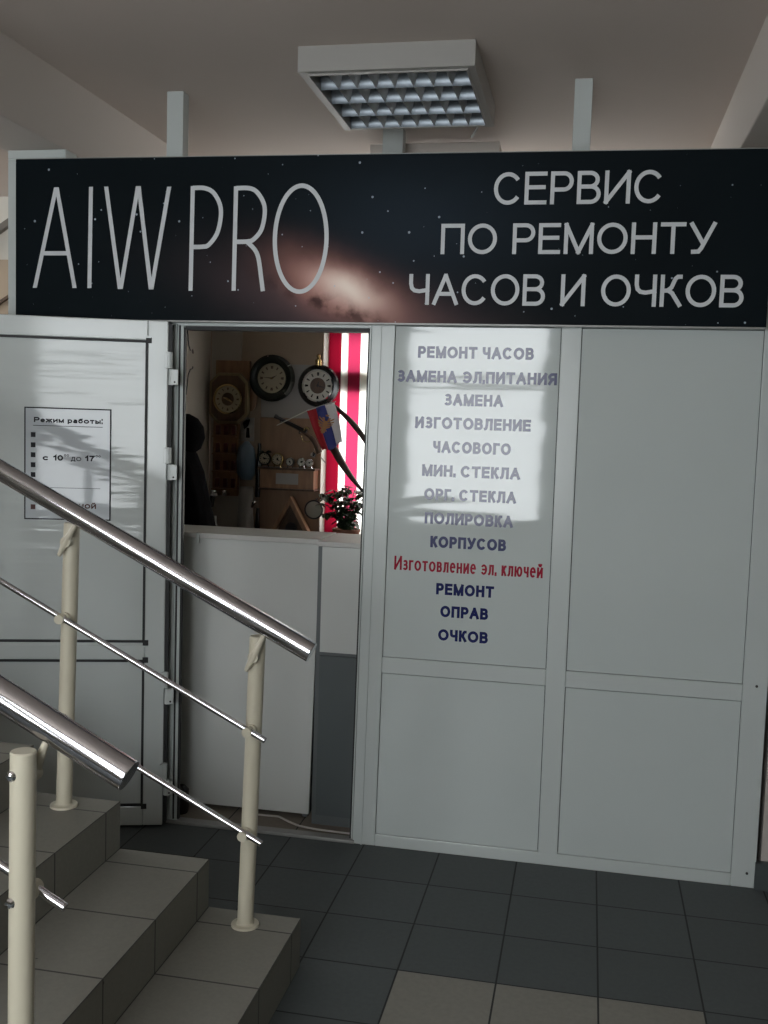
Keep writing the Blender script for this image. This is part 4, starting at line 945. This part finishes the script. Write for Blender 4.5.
# potted plant on the bench before the window
pp = thing('potted_plant', 'dark leafy potted plant silhouetted against the lower blinds', 'plant', (-1.137, 1.80, BZ))
bm = bmesh.new(); lathe(bm, [(0.055, 0.0), (0.075, 0.10), (0.08, 0.10), (0.08, 0.115), (0.07, 0.115), (0.068, 0.10), (0.001, 0.10)], (-1.137, 1.80, BZ), 'Z', 28); obj('pot', bm, TERRA, pp)
bm = bmesh.new(); lathe(bm, [(0.068, 0.098), (0.001, 0.103)], (-1.137, 1.80, BZ), 'Z', 20); obj('soil', bm, SOIL, pp)
rnd = random.Random(3); bms = bmesh.new(); bml = bmesh.new()
for i in range(30):
    a = rnd.uniform(0, 2*math.pi); l = rnd.uniform(0.05, 0.20); h = rnd.uniform(0.10, 0.265)
    base = Vector((-1.137+0.02*math.cos(a), 1.80+0.02*math.sin(a), BZ+0.10)); tip = Vector((-1.137+l*math.cos(a)*0.85, 1.80+l*math.sin(a)*0.6, BZ+0.10+h))
    mid = (base+tip)/2+Vector((0, 0, 0.05)); P = smooth_path([base, mid, tip], 5); tube(bms, P, 0.0028, 6)
    for j in range(7):
        p = P[min(len(P)-1, 2+j+(j > 3)*2)]; b = rnd.uniform(0, 2*math.pi); ln = rnd.uniform(0.04, 0.072); wd = ln*0.40
        d = Vector((math.cos(b), math.sin(b), rnd.uniform(-0.7, 0.4))).normalized(); s_ = d.cross(Vector((0, 0, 1))).normalized(); n_ = s_.cross(d)
        vs = [p, p+d*ln*0.3+s_*wd*0.8+n_*0.004, p+d*ln*0.65+s_*wd*0.7, p+d*ln-n_*0.008, p+d*ln*0.65-s_*wd*0.7, p+d*ln*0.3-s_*wd*0.8+n_*0.004]
        m1 = bml.verts.new(p+d*ln*0.5-n_*0.005); q = [bml.verts.new(v) for v in vs]
        for k in range(6): bml.faces.new((m1, q[k], q[(k+1) % 6])).smooth = True
obj('stem', bms, LEAF, pp); obj('foliage', bml, LEAF, pp)

# black coat hanging on a hook by the left wall
ch = thing('black_coat', 'black hooded coat hanging at the left edge of the doorway', 'coat', (-2.0, 1.5, 1.7))
def blob(bm, rings, n=22, ph=0.0):
    RR = []
    for (x, y, z, rx, ry, am) in rings:
        RR.append([bm.verts.new((x+rx*math.cos(a)*(1+am*math.sin(7*a+z*6+ph)), y+ry*math.sin(a)*(1+am*math.sin(7*a+z*6+ph)), z)) for a in [2*math.pi*k/n for k in range(n)]])
    for a, b in zip(RR, RR[1:]):
        for k in range(n): bm.faces.new((a[k], a[(k+1) % n], b[(k+1) % n], b[k])).smooth = True
    bm.faces.new(RR[0][::-1]); bm.faces.new(RR[-1])
bm = bmesh.new(); blob(bm, [(-1.935, 1.5, 0.62, 0.135, 0.15, 0.07), (-1.93, 1.5, 0.80, 0.132, 0.15, 0.07), (-1.93, 1.5, 1.00, 0.122, 0.14, 0.06), (-1.95, 1.5, 1.20, 0.10, 0.13, 0.05), (-1.965, 1.5, 1.36, 0.075, 0.12, 0.04), (-1.985, 1.5, 1.46, 0.055, 0.09, 0.03), (-2.00, 1.5, 1.50, 0.045, 0.06, 0.02)]); obj('body', bm, CLOTHB, ch)
bm = bmesh.new(); blob(bm, [(-1.985, 1.5, 1.455, 0.030, 0.04, 0.0), (-1.972, 1.5, 1.49, 0.066, 0.075, 0.02), (-1.965, 1.5, 1.55, 0.082, 0.09, 0.02), (-1.97, 1.5, 1.61, 0.078, 0.085, 0.02), (-1.98, 1.5, 1.655, 0.058, 0.06, 0.0), (-1.99, 1.5, 1.68, 0.02, 0.02, 0.0)]); obj('hood', bm, CLOTHB, ch)
bm = bmesh.new(); tube(bm, [(-2.05, 1.5, 1.64), (-2.02, 1.5, 1.64), (-1.995, 1.5, 1.665)], 0.005, 8); tag(obj('coat_hook', bm, GUN, origin=(-2.05, 1.5, 1.64)), 'dark metal hook holding the black coat', 'hook')
# black window catches / hooks high on the jamb
for z, d, lab in ((1.925, -1, 'upper small black hook at the left doorway jamb'), (1.850, 1, 'lower small black hook at the left doorway jamb')):
    bm = bmesh.new(); tube(bm, [(-1.391, 0.030, z-d*0.10), (-1.383, 0.030, z-d*0.02), (-1.375, 0.030, z), (-1.366, 0.030, z+0.004), (-1.364, 0.030, z+0.012*d)], 0.0025, 6)
    tag(obj('small_hook', bm, GASK, origin=(-1.388, 0.030, z)), lab, 'hook', 'small black hooks on the jamb')

# plastic bags and pale towel in the corner column
bm = bmesh.new(); blob(bm, [(-1.80, 1.99, 1.30, 0.030, 0.02, 0.1), (-1.80, 1.98, 1.34, 0.052, 0.035, 0.12), (-1.80, 1.98, 1.42, 0.055, 0.04, 0.14), (-1.805, 1.985, 1.49, 0.045, 0.03, 0.15), (-1.81, 2.01, 1.53, 0.012, 0.01, 0.1)], ph=1.0)
tag(obj('plastic_bag', bm, BAGB, origin=(-1.80, 2.0, 1.30)), 'crumpled bluish plastic bag hanging right of the tool rack', 'bag')
bm = bmesh.new(); blob(bm, [(-1.80, 1.98, BZ, 0.055, 0.04, 0.03), (-1.80, 1.98, 1.03, 0.050, 0.035, 0.04), (-1.80, 1.98, 1.12, 0.045, 0.03, 0.05), (-1.80, 1.985, 1.22, 0.045, 0.025, 0.05), (-1.80, 1.99, 1.26, 0.04, 0.02, 0.05)], ph=2.0)
tag(obj('pale_towel', bm, BAGW, origin=(-1.80, 2.0, BZ)), 'pale rolled towel standing below the bluish bag', 'towel')
bm = bmesh.new(); bx(bm, -1.858, -1.775, 2.030, 2.036, 1.53, 1.67); pc = tag(obj('small_calendar', bm, PPR, origin=(-1.82, 2.03, 1.53)), 'small pale picture card with dark figure above the bluish bag', 'card')
bm = bmesh.new(); prism(bm, [(-1.835, 1.60), (-1.81, 1.62), (-1.80, 1.66), (-1.825, 1.655), (-1.845, 1.64)], 2.0305, 2.029); prism(bm, [(-1.825, 1.55), (-1.80, 1.55), (-1.805, 1.61), (-1.822, 1.61)], 2.0305, 2.029); obj('printed_figure', bm, BLACK, pc)
# tools hanging, glass flask
def tool(pts, r, m, name, lab):
    bm = bmesh.new(); tube(bm, pts, r, 10); return tag(obj(name, bm, m, origin=pts[0]), lab, 'tool', 'tools hung in the booth corner')
t1 = tool([(-2.0, 1.93, 1.135), (-1.99, 1.93, 1.20)], 0.016, GUN, 'screwdriver', 'short dark screwdriver with bright tip at the foot of the tool rack, leftmost')
bm = bmesh.new(); lathe(bm, [(0.018, 0), (0.020, 0.01), (0.014, 0.02), (0.001, 0.022)], (-1.985, 1.94, 1.215), 'Z', 14); bx(bm, -2.005, -1.965, 1.94, 1.995, 1.20, 1.215); tag(obj('watch_loupe', bm, CHROME, origin=(-1.985, 1.94, 1.2)), 'shiny loupe below the tool rack, left of the other', 'loupe', 'loupes below the tool rack')
bm = bmesh.new(); lathe(bm, [(0.014, 0), (0.016, 0.01), (0.010, 0.02), (0.001, 0.022)], (-1.92, 1.94, 1.218), 'Z', 14); bx(bm, -1.935, -1.905, 1.94, 1.995, 1.203, 1.218); tag(obj('watch_loupe', bm, CHROME, origin=(-1.92, 1.94, 1.2)), 'smaller shiny loupe below the tool rack, nearest the towel', 'loupe', 'loupes below the tool rack')
tool([(-1.75, 1.94, 1.145), (-1.735, 1.93, 1.175), (-1.72, 1.93, 1.18)], [0.010, 0.014, 0.006], CHROME, 'pliers', 'bright pliers head between the towel and the board')
tool([(-1.715, 1.95, 0.95), (-1.712, 1.94, 1.05), (-1.71, 1.94, 1.14)], [0.020, 0.014, 0.009], BLACK, 'hammer_handle', 'dark tool handle standing right of the towel')
tool([(-1.735, 2.0, 1.20), (-1.73, 2.0, 1.33), (-1.728, 2.0, 1.52)], [0.014, 0.018, 0.010], BLACK, 'brush', 'long dark brush hanging at the left edge of the plywood board')
bm = bmesh.new(); lathe(bm, [(0.035, 0.0), (0.042, 0.02), (0.036, 0.07), (0.014, 0.11), (0.014, 0.15), (0.017, 0.152), (0.001, 0.152)], (-1.93, 1.80, BZ), 'Z', 24)
tag(obj('glass_flask', bm, GLASSY, origin=(-1.93, 1.80, BZ)), 'clear glass flask with a glint on the bench beside the coat', 'flask')
bm = bmesh.new(); lathe(bm, [(0.012, 0.0), (0.012, 0.06), (0.008, 0.065), (0.001, 0.065)], (-1.66, 1.78, BZ), 'Z', 14); tag(obj('small_bottle', bm, BAGW, origin=(-1.66, 1.78, BZ)), 'tiny pale bottle at the foot of the triangular clock', 'bottle')
